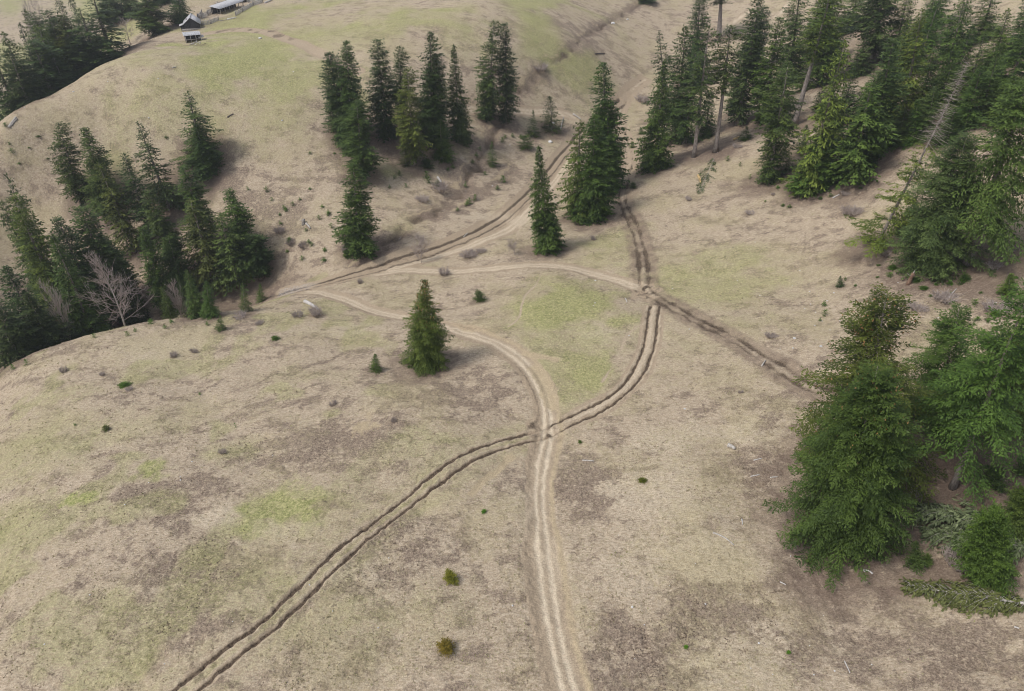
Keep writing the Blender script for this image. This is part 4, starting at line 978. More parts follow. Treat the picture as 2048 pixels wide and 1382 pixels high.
BARE = [
('bare_tree','bare0',None,(196,514),150.5,100,(0,0),'pale trunked leafless tree in front of the dark left clump'),
('bare_tree','bare1',(262,86),(247,36),None,56,(0,0),'leafless dark tree alone on the skyline near the farm hut'),
('bare_tree','bare2',(844,522),(838,470),None,44,(0,0),'round greyish leafless tree beside the gully track'),
('bare_tree','bare2',(1029,513),(1004,479),None,28,(0,0),'leaning grey leafless tree left of the dense pointed spruce'),
('bare_tree','bare2',None,(92,570),158,46,(0,0),'brownish leafless tree between dark spruces at lower left'),
('bare_tree','bare2',None,(342,566),160,34,(0,0),'small leafless tree among young spruces at the brow'),
('bare_tree','bare1',None,(62,-8),470,46,(0,0),'purplish leafless tree left of the white scree at the upper left edge'),
('bare_tree','bare2',None,(48,4),480,36,(0,0),'purplish leafless tree farthest left beside the white scree'),
('bare_tree','bare1',(1738,86),(1742,0),None,34,(0,0),'thin pale leafless tree in the upper right forest'),
]
PR['bare1b'] = PR['bare1']
for nm, pr, b, t, rg_, wpx, ln, lab in BARE:
    p, h, lean, dep = stand(b, t, rg_); place_tree(PR[pr], nm, lab, 'tree', 'leafless trees', p, h, wpx * dep / FPX, (lean, 0))

def bush_proto(seed, n=68):
    rg = np.random.default_rng(seed); W = Tubes()
    for i in range(n):
        a = rg.random() * 6.28; r = rg.random() ** .5 * .6; p = np.array([math.cos(a) * r, math.sin(a) * r, -.06]); o = np.array([math.cos(a), math.sin(a), 0]) * rg.uniform(.2, .9) * (r + .35)
        q = [p, p + o * .5 + [0, 0, rg.uniform(.35, .6)], p + o + rg.normal(0, .1, 3) + [0, 0, rg.uniform(.55, 1.05)]]
        W.path(q, [.030, .024, .012])
        for k in range(3):
            W.path([q[1], q[1] + rg.normal(0, .25, 3) + [0, 0, .3]], [.020, .009])
    s = Simple(); s.H = 1.0; s.R = 1.0; s.parts = [('twigs', W.mesh('twigs', [M_twig]), None)]; return s
for _s in range(3): PR['brush%d' % _s] = bush_proto(200 + _s)
BUSH = [(632,640,44,26,'big purplish leafless bush below the white log'),(597,642,28,18,'smaller leafless bush left of the white log bush'),(888,554,32,18,'leafless bush on the pale track above the lone tree'),
 (582,494,28,14,'brown brush on the slope left of the lone gully spruce'),(606,496,24,12,'low brown brush right beside the other slope brush'),(940,516,40,12,'low grey brush strip left of the leaning leafless tree'),(962,508,24,9,'small grey brush by the gully track'),
 (666,815,24,11,'grey twig clump on the near left meadow'),(788,849,20,11,'grey twig clump below the lone coned spruce'),(348,716,20,10,'dark twig clump left part of the brow meadow'),(388,706,20,8,'dark twig clump right of the other brow meadow clump'),(127,744,22,8,'dark low twig clump at the far left meadow'),
 (1700,440,52,24,'long purplish brush below the right forest'),(1765,520,40,20,'grey brush at the foot of the half dead leaning tree'),(1885,614,66,24,'wide purplish brush above the fresh green pointed spruce'),(1830,632,44,22,'purplish brush above the coned olive spruce'),
 (1988,634,66,26,'purplish brush on the right slope by the photo edge'),(1985,545,46,18,'grey brush under the thick olive drooping spruce'),(2012,508,46,20,'grey brush right of the thick grey trunk'),(1906,1135,56,30,'purple grey brush heap beside the round bushy spruce'),(1836,1000,34,20,'brush heap at the tip of the withered fallen tree'),
 (1376,406,22,10,'small grey brush right of the muddy track'),(880,388,48,20,'greyish thicket by the damp ditch'),(846,405,34,12,'brown thicket left of the damp ditch'),(1286,216,34,32,'rusty bush at the corner of the right forest'),(1080,146,44,16,'rusty brush in the hollow of the upper meadow'),
 (1500,432,28,8,'grey heap of cut twigs in the meadow below the forest'),(1186,480,16,9,'small bush between the pointed spruce and the muddy track'),(1475,300,24,10,'grey twig heap under the forest edge'),(708,300,16,8,'low brush at the foot of the row above the gully'),(560,470,30,14,'brush at the right end of the left clump'),
 (690,508,26,14,'brush at the foot of the lone gully spruce'),(1690,395,24,10,'twig heap below the broad drooping front spruce'),(1545,395,16,8,'white twig heap below the left front forest stem'),(1480,790,16,8,'tiny brush beside the lower muddy track'),(1540,680,26,12,'dark brush right of the lower muddy track'),
 (720,570,18,12,'dark brush on the bank above the dirt road'),(1985,690,40,16,'brush right of the fresh green pointed spruce'),(260,785,18,6,'twig clump beside the low green juniper'),(205,752,14,6,'tiny twig clump on the brow meadow'),(480,640,34,10,'reddish low brush behind the little spruce on the brow'),(520,652,26,8,'reddish low brush right of the little brow spruce'),(445,905,22,8,'dark twig clump in the near left meadow')]
for i, (u, v, wp, hp, lab) in enumerate(BUSH):
    p, h, lean, dep = stand((u, v - hp * .35), (u, v - hp * 1.1)); w = wp * dep / FPX; litter_under(p[0], p[1], w * .45, .2); e = place_tree(PR['brush%d' % (i % 3)], 'leafless_bush', lab, 'bush', 'leafless bushes', p, max(.4, min(h, .36 * w + .15)), w * .95); e.scale.x *= random.uniform(.8, 1.2); e.scale.y *= random.uniform(.55, .85)
JUN = [(960,607,26,24,(.9,1.0,.6),'dark round juniper on the knoll right of the lone tree'),(902,1162,30,22,(2.9,1.9,.6),'yellowish juniper on the near meadow left of the dirt road'),(891,1306,36,30,(3.0,1.5,.7),'brownish juniper nearest the bottom edge'),(1284,967,16,9,(2.0,1.5,.6),'tiny dark juniper right of the dirt road'),
 (250,776,22,9,(1.3,1.6,.7),'low bright green juniper on the left meadow'),(212,862,14,11,(1.4,1.2,.6),'small olive juniper on the left meadow'),(1050,308,32,34,(1.1,1.25,.7),'round green bush beside the pale path'),(968,1024,10,7,(1.5,2.4,.7),'tiny vivid green tuft left of the dirt road'),(1372,1297,9,7,(1.8,2.6,.6),'tiny vivid green tuft near the bottom, left one of two'),
 (1577,1308,8,7,(1.8,2.6,.6),'tiny vivid green tuft near the bottom, right one of two'),(552,687,16,13,(1.2,1.4,.7),'small green shrub on the brow right of the little spruce'),(694,520,20,22,(1.1,1.4,.7),'small green shrub at the foot of the lone gully spruce'),(580,490,14,12,(1.3,1.5,.7),'small green shrub beside the brown slope brush'),
 (1925,570,26,18,(1.0,1.2,.7),'dark green shrub under the dense dark right spruce'),(1830,570,22,13,(.9,1.1,.7),'dark low shrub at the broken snag'),(1783,548,18,16,(1.4,1.8,.7),'bright shrub below the half dead leaning tree'),(1845,588,18,14,(1.1,1.4,.7),'green shrub right below the broken snag'),(1985,640,20,15,(1.7,2.0,.8),'pale green shrub among the right slope brush'),
 (855,338,30,16,(.8,.9,.6),'dark juniper patch at the foot of the middle row'),(1160,885,8,5,(1.5,1.6,.6),'tiny green tuft beside the road crossing'),(1265,300,14,22,(1.3,1.6,.7),'small green shrub left of the forest corner spruce'),(1265,380,16,12,(1.1,1.2,.7),'low shrub right of the muddy track')]
for u, v, wp, hp, tint, lab in JUN:
    p, h, lean, dep = stand((u, v - hp * .3), (u, v - hp)); h = 2.4 / 2 * min(h, .62 * wp * dep / FPX); litter_under(p[0], p[1], wp * dep / FPX * .7, .4)
    place_tree(PR['bush0'], 'juniper', lab, 'shrub', 'junipers and shrubs', p, max(h, .35), wp * dep / FPX * 1.1, tint=tint)

SEED = {
 'tiny seedling on the slope left of the lone gully spruce': [(657,429,8),(638,437,7),(663,454,8),(672,469,9),(618,485,8),(623,491,7),(650,503,9),(604,519,8),(649,524,10),(575,505,7),(568,417,7),(586,410,7),(572,421,8),(561,447,7),(645,415,7),(657,426,8),(600,400,6),(620,380,6),(543,400,6),(612,462,6)],
 'tiny green seedling on the stony right slope': [(1777,557,12),(1802,549,11),(1898,573,12),(1918,572,12),(1755,536,8),(1709,614,7),(1648,609,10),(1649,629,10),(1710,573,6),(1754,559,7),(1800,502,12),(1789,509,9),(1947,612,13),(1987,613,8),(1950,646,13),(1973,647,12),(2038,622,12),(2010,610,9),(2022,610,8),(1990,662,11),(1980,672,9),(1690,560,6),(1640,640,6),(1858,600,8),(1870,575,9),(1900,590,7),(2030,560,9),(1995,590,7),(1960,590,8),(2040,650,9)],
 'tiny green seedling below the front row of the right forest': [(1575,377,10),(1590,381,10),(1555,379,9),(1565,414,8),(1578,417,9),(1500,354,6),(1530,405,5),(1605,395,8),(1640,400,8),(1660,395,9),(1720,380,8),(1480,330,6),(1455,320,8),(1425,330,6)],
 'tiny green seedling in the hollow below the tall row': [(1025,274,8),(1004,283,9),(1010,276,7),(1042,274,7),(1006,362,12),(995,378,9),(852,353,12),(857,364,11),(875,370,12),(799,349,8),(789,356,7),(733,369,9),(779,374,6),(620,310,7),(670,312,6),(934,407,10),(939,404,9),(950,397,9),(931,369,8),(945,325,8),(953,312,8),(906,337,9),(896,341,8),(812,372,6),(960,300,7),(970,350,7),(915,420,7)],
 'tiny green seedling on the bare upper left slope': [(12,254,9),(79,278,8),(25,306,9),(98,323,6),(533,381,8),(495,378,6),(332,275,7),(60,300,6),(110,290,6),(20,290,6),(40,330,6),(470,400,6),(560,430,6)],
 'tiny green seedling along the brow': [(303,647,11),(360,631,13),(343,645,9),(255,669,8),(53,727,9),(188,675,8),(330,655,8),(415,650,7),(270,660,7),(25,735,8),(470,850,5),(150,850,5),(400,790,5)],
}
def ordinal(n): return '%d%s' % (n, 'th' if 10 < n % 100 < 14 else {1: 'st', 2: 'nd', 3: 'rd'}.get(n % 10, 'th'))
for base_, L_ in SEED.items():
    for n_, (u, v, px) in enumerate(sorted(L_)):
        lab = base_ + ', ' + ordinal(n_ + 1) + ' from the left'
        p, h, lean, dep = stand((u, v), (u, v - px * 1.05)); k = random.randrange(2)
        place_tree(PR['seed%d' % k], 'seedling', lab, 'seedling', base_.replace('tiny green ', '').replace('tiny ', '').replace('seedling', 'seedlings'), p, max(h * .75, .3), px * dep / FPX * 1.35, tint=TINTV((1.3, 1.75, .7)))

# ---------------------------------------------------------------- logs, sticks, stumps, stones
def w_at(u, v, dz=0.0):
    p = ground_at(u, v); p[2] = ground_exact(p[0], p[1]) + dz; return p
def wood_mat(name, a, b): return bark_material(name, a, b, 5.0)
M_white = wood_mat('bleached_wood', (.36, .34, .32), (.62, .59, .56)); M_yellow = wood_mat('fresh_cut_wood', (.45, .30, .13), (.62, .46, .24)); M_dark = wood_mat('dark_wet_wood', (.07, .06, .055), (.16, .135, .12)); M_plank = wood_mat('grey_planks', (.20, .18, .16), (.36, .33, .30))
def log(u0, v0, u1, v1, r, mat, lab, name='log', cat='log', bend=.1, group=None, stub=True):
    a = w_at(u0, v0, r * .6); b = w_at(u1, v1, r * .6); c = (a + b) / 2; T = Tubes(); n = 6; t = np.linspace(0, 1, n)
    side = np.array([-(b - a)[1], (b - a)[0], 0]); side /= max(np.linalg.norm(side), 1e-6)
    P = a[None] + (b - a)[None] * t[:, None] + side[None] * (bend * np.sin(t * 3.1) * r * 3)[:, None] - c
    T.path(P, r * (1 - .35 * t) * (1 + RNG.normal(0, .05, n)), 8)
    o = add_obj(name, T.mesh(name, [mat]), None, c); tagset(o, lab, cat, group); return o
log(610,603,637,620,.42,M_white,'thick bleached white log lying above the big purplish bush')
log(612,447,621,458,.28,M_pale,'short pale log with dark end on the slope left of the lone gully spruce')
log(875,353,883,365,.3,M_white,'white log below the middle of the tall row')
log(1146,230,1162,241,.35,M_pale,'pale log by the pale path junction')
log(1121,262,1127,236,.25,M_pale,'grey leaning pole beside the dark bushy young spruce')
log(1190,111,1209,108,.3,M_dark,'dark log on the bare upper slope')
log(1251,594,1254,604,.13,M_white,'short white stick on the green knoll beside the deep ruts','stick','stick')
log(1424,1071,1466,1094,.12,M_pale,'long grey dead branch lying on the near right meadow','stick','stick',.8)
log(1165,919,1188,921,.13,M_pale,'pale stick lying right of the road crossing','stick','stick')
log(1523,734,1531,722,.16,M_pale,'plank like log in the lower muddy track')
log(19,258,34,238,.4,M_pale,'grey log at the left crest, left one of two side by side'); log(24,254,36,241,.3,M_plank,'grey log at the left crest, right one of two side by side')
log(1467,281,1478,276,.35,M_yellow,'yellow fresh cut log under the forest edge')
log(1396,351,1402,367,.32,M_yellow,'yellow cut log lying on the green branch pile')
log(1728,1140,1746,1146,.16,M_white,'white root piece in front of the biggest spruce','stick','stick',.6)
log(1846,387,1862,384,.22,M_white,'white log on the slope above the dense dark right spruce')
log(1905,290,1936,276,.22,M_pale,'grey dead branch at the forest edge below the clearing','stick','stick',.8)
log(1508,918,1524,915,.09,M_white,'thin white stick on the right meadow, upper one of three','stick','stick'); log(1502,950,1520,947,.09,M_white,'thin white stick on the right meadow, lower left of three','stick','stick'); log(1541,953,1556,951,.09,M_white,'thin white stick on the right meadow, lower right of three','stick','stick')
log(1665,398,1678,392,.2,M_white,'white stick below the front row of the forest','stick','stick'); log(1850,470,1870,490,.1,M_pale,'thin grey stick by the dense dark right spruce','stick','stick')
log(1896,600,1912,580,.1,M_white,'thin white stick in the wide purplish brush','stick','stick')
log(927,475,936,467,.16,M_pale,'pale stick beside the gully track','stick','stick'); log(1483,1040,1484,1052,.1,M_white,'white upright looking stick on the scraped strip','stick','stick')
log(860,120,873,117,.2,M_dark,'dark log high in the upper meadow'); log(344,132,352,130,.2,M_pale,'pale log on the green slope below the hut'); log(455,236,467,229,.22,M_dark,'dark log right of the upper slope pair'); log(2030,1252,2040,1255,.1,M_white,'white stick below the nearest fallen tree','stick','stick')
log(1560,1165,1572,1170,.08,M_white,'small white stick right of the scraped strip','stick','stick'); log(1690,1320,1700,1345,.08,M_white,'white stick at the foot of the scraped strip','stick','stick')

def stump(u, v, hpx, r, mat, lab, name='stump', cat='stump', splinter=True):
    p, h, lean, dep = stand((u, v), (u + (6 if splinter else 0), v - hpx)); T = Tubes(); n = 5; t = np.linspace(0, 1, n)
    P = np.stack([t * t * .2, t * 0, -.3 + t * (h + .3)], -1); T.path(P, r * (1.35 - .5 * t ** .5), 9)
    e = bpy.data.objects.new(name, None); COL.objects.link(e); e.location = p; tagset(e, lab, cat)
    add_obj('stem', T.mesh('stem', [mat]), e)
    if splinter:
        S = Tubes()
        S.path([[.2, 0, h * .9], [.25, .05, h * 1.22]], [r * .5, .02], 5); add_obj('splinter', S.mesh('splinter', [M_pale]), e)
        S = Tubes(); S.path([[.1, 0, h * .75], [-.6, -.1, h * .85], [-1.1, -.2, h * 1.02]], [.08, .06, .02], 5); add_obj('broken_branch', S.mesh('broken_branch', [M_pale]), e)
stump(1815,572,26,.35,bark_material('rotten_wood', (.10, .06, .045), (.26, .17, .12)),'broken reddish snag beside the dense dark right spruce','snag','snag')
log(1456,890,1470,898,.34,M_pale,'short split log lying on the meadow right of the road crossing')
stump(607,446,7,.5,M_plank,'dark stump at the end of the short pale log')
stump(692,492,16,.3,M_dark,'dark broken stump left of the lone gully spruce','snag','snag')

def rock_mesh(seed):
    rg = np.random.default_rng(seed); import bmesh
    bm = bmesh.new(); bmesh.ops.create_icosphere(bm, subdivisions=1, radius=1)
    s = rg.uniform(.7, 1.2, 3)
    for v in bm.verts: v.co = v.co * float(rg.uniform(.78, 1.15)); v.co.x *= s[0]; v.co.y *= s[1]; v.co.z *= .6
    me = bpy.data.meshes.new('stone'); bm.to_mesh(me); bm.free(); me.materials.append(M_stone); return me
M_stone = bark_material('pale_limestone', (.42, .41, .40), (.66, .65, .63), 2.0)
ROCKS = [rock_mesh(i) for i in range(4)]
STONES = {
 'pale stone on the near meadow right of the dirt road': [(1265,1212,5),(1411,1208,5),(1289,1247,3),(1518,1286,5),(1270,1314,2),(1468,1267,2),(1501,1338,3),(1669,1342,5),(1628,1349,3),(1582,1110,3),(1100,1000,2),(1340,1170,2),(1390,1130,2),(1237,1070,2),(1480,1190,2),(1545,1350,3),(1312,1382,4),(1620,1290,2),(1745,1326,3),(1650,1225,2)],
 'pale stone on the near meadow left of the dirt road': [(1025,1208,4),(755,1248,4),(665,1221,3),(840,1273,3),(545,908,3),(361,960,3),(297,964,3),(383,920,4),(360,953,3),(777,1113,3),(467,1247,3),(619,1170,3),(660,1050,2),(250,1010,3),(330,1330,3),(180,1190,3),(90,1290,3)],
 'pale stone on the stony right slope': [(1586,568,3),(1585,700,4),(1640,698,6),(1632,622,3),(1622,605,3),(1610,615,3),(1645,640,3),(1600,540,3),(1520,590,3),(1540,640,2),(1660,660,3),(1795,568,3),(1740,590,3),(1875,640,3),(1620,580,3),(1588,680,6),(1560,700,3),(1475,560,2),(1510,485,3),(1680,640,3),(1700,680,3),(1655,600,3),(1630,650,3),(1668,585,3),(1720,620,3),(1990,610,3)],
 'pale stone by the green knoll': [(1191,558,4),(1190,607,4),(1258,672,3),(1187,612,3),(1345,577,3),(1378,662,3),(1369,820,4),(1300,620,2),(1260,600,2)],
 'white stone on the upper slope': [(520,76,6),(147,184,4),(50,218,3),(215,162,3),(297,234,4),(565,244,4),(316,156,3),(587,144,3),(1107,247,6),(1101,285,9),(1020,290,3),(985,369,4),(1226,48,8),(1255,42,6)],
}
for base_, L_ in STONES.items():
    for n_, (u, v, px) in enumerate(sorted(L_)):
        lab = base_ + ', ' + ordinal(n_ + 1) + ' from the left'
        p = w_at(u, v); dep = p[1] * CP - (p[2] - 70) * SP; r = px * dep / FPX * .6
        o = add_obj('stone', ROCKS[random.randrange(4)], None, p + [0, 0, r * .2]); o.scale = (r, r, r); o.rotation_euler = (0, 0, random.uniform(0, 6.28)); tagset(o, lab, 'stone', base_.replace('stone', 'stones', 1))

# ---------------------------------------------------------------- felled and fallen trees at the lower right
def fallen(u0, v0, u1, v1, lab, Lb, r0, seed, mat, up=.5, width=1.0, tint=(1, 1, 1), butt=.0, both=True, dens=.42, twig=.42):
    """from the butt (u0, v0) to the tip (u1, v1)"""
    a = w_at(u0, v0, .25); b = w_at(u1, v1, .15); ax = b - a; Ln = np.linalg.norm(ax); ax = ax / Ln; z = np.array([0, 0, 1.]); sd = np.cross(z, ax); sd /= np.linalg.norm(sd)
    rg = np.random.default_rng(seed); T = Tubes(); n = 10; t = np.linspace(0, 1, n)
    P = ax[None] * (t * Ln)[:, None] + z[None] * (.18 * np.sin(t * 9))[:, None] * .3
    def lift(Q): return np.maximum(0, np.array([ground_exact(a[0] + q_[0], a[1] + q_[1]) for q_ in Q]) - a[2] + .55 - Q[:, 2])
    P[:, 2] += lift(P); T.path(P, r0 * (1 - .86 * t), 8)
    K = Kites(); W = Tubes(); s = butt * Ln
    while s < Ln * .99:
        f = s / Ln
        for sg in (-1, 1, 0):
            if rg.random() < (.2 if sg else .1 + .8 * (up < .4)): continue
            L = Lb * (1.05 - f) ** .55 * min(1, .4 + 3 * (f - butt)) * rg.uniform(.35, 1.2) * (width if sg > 0 else 1)
            if sg == 0: L *= .55
            base = ax * s; base[2] += np.interp(s, t * Ln, P[:, 2] - ax[2] * t * Ln); m = max(4, int(L / .16)); q = np.linspace(.05, 1, m)
            lat = sd * sg * rg.uniform(.45, 1.0) + ax * rg.uniform(.2, 1.2); lat[2] -= .25
            rise = up * (L * q * (1 - q) * 2.4 if sg else L * q * 1.1)
            Q = base[None] + lat[None] * (L * q)[:, None] + z[None] * (rise + .12)[:, None]
            gx = a[0] + Q[:, 0]; gy = a[1] + Q[:, 1]; gz = hill(gx, gy) + macro(gx, gy) - a[2]
            Q[:, 2] = np.maximum(Q[:, 2], gz + .1)
            W.path(Q[::max(1, m // 5)], np.linspace(.035, .014, len(Q[::max(1, m // 5)])))
            Tn = np.gradient(Q, axis=0); Tn /= np.maximum(np.linalg.norm(Tn, axis=1, keepdims=True), 1e-6); tb = rg.uniform(.1, .8)
            for w2 in (-1, 1, -1, 1, 0):
                D = Tn * .6 + np.cross(z, Tn) * w2 * rg.uniform(.3, .9, (m, 1)) + rg.normal(0, .4, (m, 3)); D[:, 2] -= .45
                ln = twig * rg.uniform(.6, 1.3, m); ln *= (q > .16); K.add(Q + rg.normal(0, .16, (m, 3)) - [0, 0, .08], D, np.tile(z, (m, 1)) + rg.normal(0, .5, (m, 3)), ln, ln * .36, np.clip(tb + rg.normal(0, .2, m), 0, 1))
        s += dens * rg.uniform(.7, 1.4)
    e = bpy.data.objects.new('fallen_spruce', None); COL.objects.link(e); e.location = a; tagset(e, lab, 'fallen tree')
    add_obj('trunk', T.mesh('trunk', [M_pale]), e); k = add_obj('boughs', K.mesh('boughs', [mat]), e); k['kind'] = 'stuff'; k.color = (*tint, 1); w = add_obj('branches', W.mesh('branches', [M_pale]), e); w['kind'] = 'stuff'
fallen(2085,1212,1812,1172,'felled spruce lying nearest at lower right with long pale trunk',2.9,.20,301,M_dry,.28,1.0,(1.0,1.05,.5),.10,dens=.17,twig=.55)
fallen(2020,1075,1836,1022,'withered grey green fallen spruce behind the round bushy spruce',4.2,.24,302,M_dry,.8,1.3,(1.5,1.7,1.3),.0,dens=.24,twig=.6)
fallen(2070,1104,1850,1066,'second withered fallen spruce just below the other behind the bushy spruce',3.8,.2,303,M_dry,.5,1.0,(1.2,1.4,1.0),.0,dens=.24,twig=.6)
fallen(1428,320,1396,392,'pile of cut green spruce branches in the clearing left of the forest',3.2,.06,304,M_dry,.08,1.0,(.62,.85,.4),.0,dens=1.1,twig=.4)

# ---------------------------------------------------------------- the farm beyond the upper meadow
def box_mesh(name, x0, x1, y0, y1, z0, z1, mat):
    v = np.array([[x, y, z] for z in (z0, z1) for x, y in ((x0, y0), (x1, y0), (x1, y1), (x0, y1))], float)
    f = np.array([[0, 3, 2, 1], [4, 5, 6, 7], [0, 1, 5, 4], [1, 2, 6, 5], [2, 3, 7, 6], [3, 0, 4, 7]]); return mesh_np(name, v, f, [mat])
def slab(name, quad, th, mat):
    """a thin slab from a quad (4,3)"""
    q = np.array(quad, float); n = np.cross(q[1] - q[0], q[3] - q[0]); n /= np.linalg.norm(n); v = np.concatenate([q, q + n * th])
    f = np.array([[3, 2, 1, 0], [4, 5, 6, 7], [0, 1, 5, 4], [1, 2, 6, 5], [2, 3, 7, 6], [3, 0, 4, 7]]); return mesh_np(name, v, f, [mat])
def shingle_mat(name, a, b):
    m, nt, out = new_mat(name); tc = nt.nodes.new('ShaderNodeTexCoord'); mp = nt.nodes.new('ShaderNodeMapping'); mp.inputs['Scale'].default_value = (3.2, .5, .8); nt.links.new(tc.outputs['Object'], mp.inputs[0])
    n = noise_node(nt, mp.outputs[0], 1.8, 5, .75); c = mixc(nt, ramp(nt, n, .3, .7), a, b); d = nt.nodes.new('ShaderNodeBsdfPrincipled'); d.inputs['Roughness'].default_value = .75; nt.links.new(c, d.inputs['Base Color']); nt.links.new(d.outputs[0], out.inputs[0]); return m
M_roof = shingle_mat('weathered_shingles', (.30, .30, .31), (.60, .60, .62)); M_plankdark = wood_mat('tarred_planks', (.035, .032, .035), (.085, .078, .08)); M_bluewall = wood_mat('bluish_wall', (.22, .28, .36), (.42, .50, .58))
def frame_at(u, v, name, lab, cat, yaw=0.0, dz=0.0):
    p = w_at(u, v, dz); e = bpy.data.objects.new(name, None); COL.objects.link(e); e.location = p; e.rotation_euler = (0, 0, yaw - math.atan2(p[0], p[1])); tagset(e, lab, cat); return e
# hut: gable towards the viewer, ridge running away
h = frame_at(385, 57, 'farm_hut', 'small dark wooden farm hut with grey gabled shingle roof', 'hut', math.radians(-4))
w2, dp, hw, hr = 2.6, 9.0, 1.9, 3.85
# walls of boards, each board proud of its neighbour
def boards(name, x0, x1, n, zf, y, th, mat):
    vs, fs = [], []; xs = np.linspace(x0, x1, n + 1)
    for i in range(n):
        a, b = xs[i] + .01, xs[i + 1] - .01; o = (i % 2) * .025; za, zb = zf(a), zf(b); k = len(vs)
        vs += [(a, y - o, -.4), (b, y - o, -.4), (b, y - o, zb), (a, y - o, za), (a, y + th, -.4), (b, y + th, -.4), (b, y + th, zb), (a, y + th, za)]
        fs += [[k, k + 1, k + 2, k + 3], [k + 1, k + 5, k + 6, k + 2], [k + 5, k + 4, k + 7, k + 6], [k + 4, k, k + 3, k + 7], [k + 3, k + 2, k + 6, k + 7]]
    return mesh_np(name, np.array(vs, float), np.array(fs), [mat])
gz = lambda x: hw + (hr - hw) * (1 - abs(x) / w2) - .05
o = add_obj('gable_boards', boards('gable_boards', -w2, w2, 20, gz, 0.0, .1, M_plankdark), h); o['kind'] = 'stuff'
o = add_obj('gable_boards', boards('gable_boards', -w2, w2, 20, gz, dp - .1, .1, M_plankdark), h); o['kind'] = 'stuff'
add_obj('wall', box_mesh('wall', -w2, -w2 + .12, .12, dp - .14, -.4, hw - .1, M_plankdark), h); add_obj('wall', box_mesh('wall', w2 - .12, w2, .12, dp - .14, -.4, hw - .1, M_plankdark), h)
sl = (hr - hw) / w2; ov = .45
for s in (-1, 1):
    add_obj('roof_slope', slab('roof_slope', [(s * (w2 + ov), -.4, hw - sl * ov + .06), (0, -.4, hr + .06), (0, dp + .4, hr + .06), (s * (w2 + ov), dp + .4, hw - sl * ov + .06)][::(-1 if s > 0 else 1)], .09, M_roof), h)
add_obj('ridge_cap', box_mesh('ridge_cap', -.14, .14, -.45, dp + .45, hr + .13, hr + .2, M_roof), h)
add_obj('roof_hatch', box_mesh('roof_hatch', -1.75, -1.05, 3.0, 4.2, 2.6, 3.1, M_plankdark), h)
add_obj('lean_to_wall', box_mesh('lean_to_wall', -4.0, -w2 - .02, 1.2, 4.4, -.4, 1.1, M_plankdark), h); add_obj('lean_to_roof', slab('lean_to_roof', [(-4.4, .9, 1.15), (-w2 - .03, .9, 1.65), (-w2 - .03, 4.7, 1.65), (-4.4, 4.7, 1.15)], .07, M_roof), h)
add_obj('stone_wall', box_mesh('stone_wall', -3.6, 2.7, -1.5, -1.1, -.5, .55, M_plank), h)
# shed
h = frame_at(389, 84, 'open_shed', 'open fronted shed with pale lean roof below the hut', 'shed', math.radians(4))
for x in (-2.5, -.9, .8, 2.4): add_obj('post', box_mesh('post', x - .09, x + .09, -.09, .09, -.4, 2.1, M_white), h)
add_obj('back_wall', box_mesh('back_wall', -2.6, 2.5, 2.4, 2.5, -.4, 2.5, M_plankdark), h)
for s in (-2.6, 2.42): add_obj('side_wall', box_mesh('side_wall', s, s + .08, .2, 2.38, -.4, 2.15, M_plankdark), h)
for k in range(10): add_obj('roof_board', slab('roof_board', [(-3.0 + .56 * k, -.5, 2.13 + .02 * (k % 2)), (-3.0 + .56 * k + .54, -.5, 2.13 + .02 * (k % 2)), (-3.0 + .56 * k + .54, 3.0 + .12 * (k % 3), 2.75), (-3.0 + .56 * k, 3.0 + .12 * (k % 3), 2.75)], .05, M_roof), h)
add_obj('front_rail', box_mesh('front_rail', -2.38, 2.28, -.2, -.12, .7, .95, M_plank), h)
h2 = frame_at(403, 81, 'board_sheet', 'pale slanting sheet beside the open shed', 'sheet', .2); add_obj('sheet', slab('sheet', [(-.9, -.8, .8), (1., -.8, 1.1), (1.1, 1.0, 1.5), (-.8, 1., 1.2)], .05, M_white), h2); add_obj('prop', box_mesh('prop', .7, .8, .6, .7, -.3, 1.36, M_plank), h2)
for i in range(22):
    u, v = 393 + random.gauss(0, 9), 89 + random.gauss(0, 2.6); a = random.uniform(0, 3.1); L_ = random.uniform(.7, 2.0)
    o = add_obj('loose_board', box_mesh('loose_board', -L_ / 2, L_ / 2, -.12, .12, 0, .06, random.choice([M_white, M_pale, M_plank])), None, w_at(u, v, .08 + .05 * random.random())); o.rotation_euler = (random.uniform(-.2, .2), random.uniform(-.25, .25), a)
    tagset(o, 'loose board scattered in front of the open shed', 'board', 'loose boards in front of the open shed')
# sheepfold: long pale roof on posts
pa, pb = w_at(441, 29), w_at(488, 13.5); d = pb - pa; Lf = math.hypot(d[0], d[1]); yaw = math.atan2(d[1], d[0])
e = bpy.data.objects.new('sheepfold', None); COL.objects.link(e); e.location = pa; e.rotation_euler = (0, 0, yaw); tagset(e, 'long low open barn with pale grey slab roof behind the hut', 'barn'); slp = d[2] / Lf
for k in range(6):
    x = .3 + (Lf - .6) * k / 5; zz = slp * x
    add_obj('post', box_mesh('post', x - .1, x + .1, -.1, .1, zz - .5, zz + 2.0, M_plank), e); add_obj('post', box_mesh('post', x - .1, x + .1, 3.6, 3.8, zz - .5, zz + 2.6, M_plank), e)
nb = 16
for k in range(nb):
    x0 = -.4 + (Lf + .8) * k / nb; x1 = -.4 + (Lf + .8) * (k + 1) / nb - .03; o_ = .03 * (k % 2)
    add_obj('roof_panel', slab('roof_panel', [(x0, -.6, slp * x0 + 2.0 + o_), (x1, -.6, slp * x1 + 2.0 + o_), (x1, 4.3, slp * x1 + 2.75 + o_), (x0, 4.3, slp * x0 + 2.75 + o_)], .06, M_roof), e)
wl_ = slab('back_wall', [(0, 3.9, -.5), (Lf, 3.9, slp * Lf - .5), (Lf, 3.9, slp * Lf + 2.5), (0, 3.9, 2.5)], .08, M_plankdark); add_obj('back_wall', wl_, e)
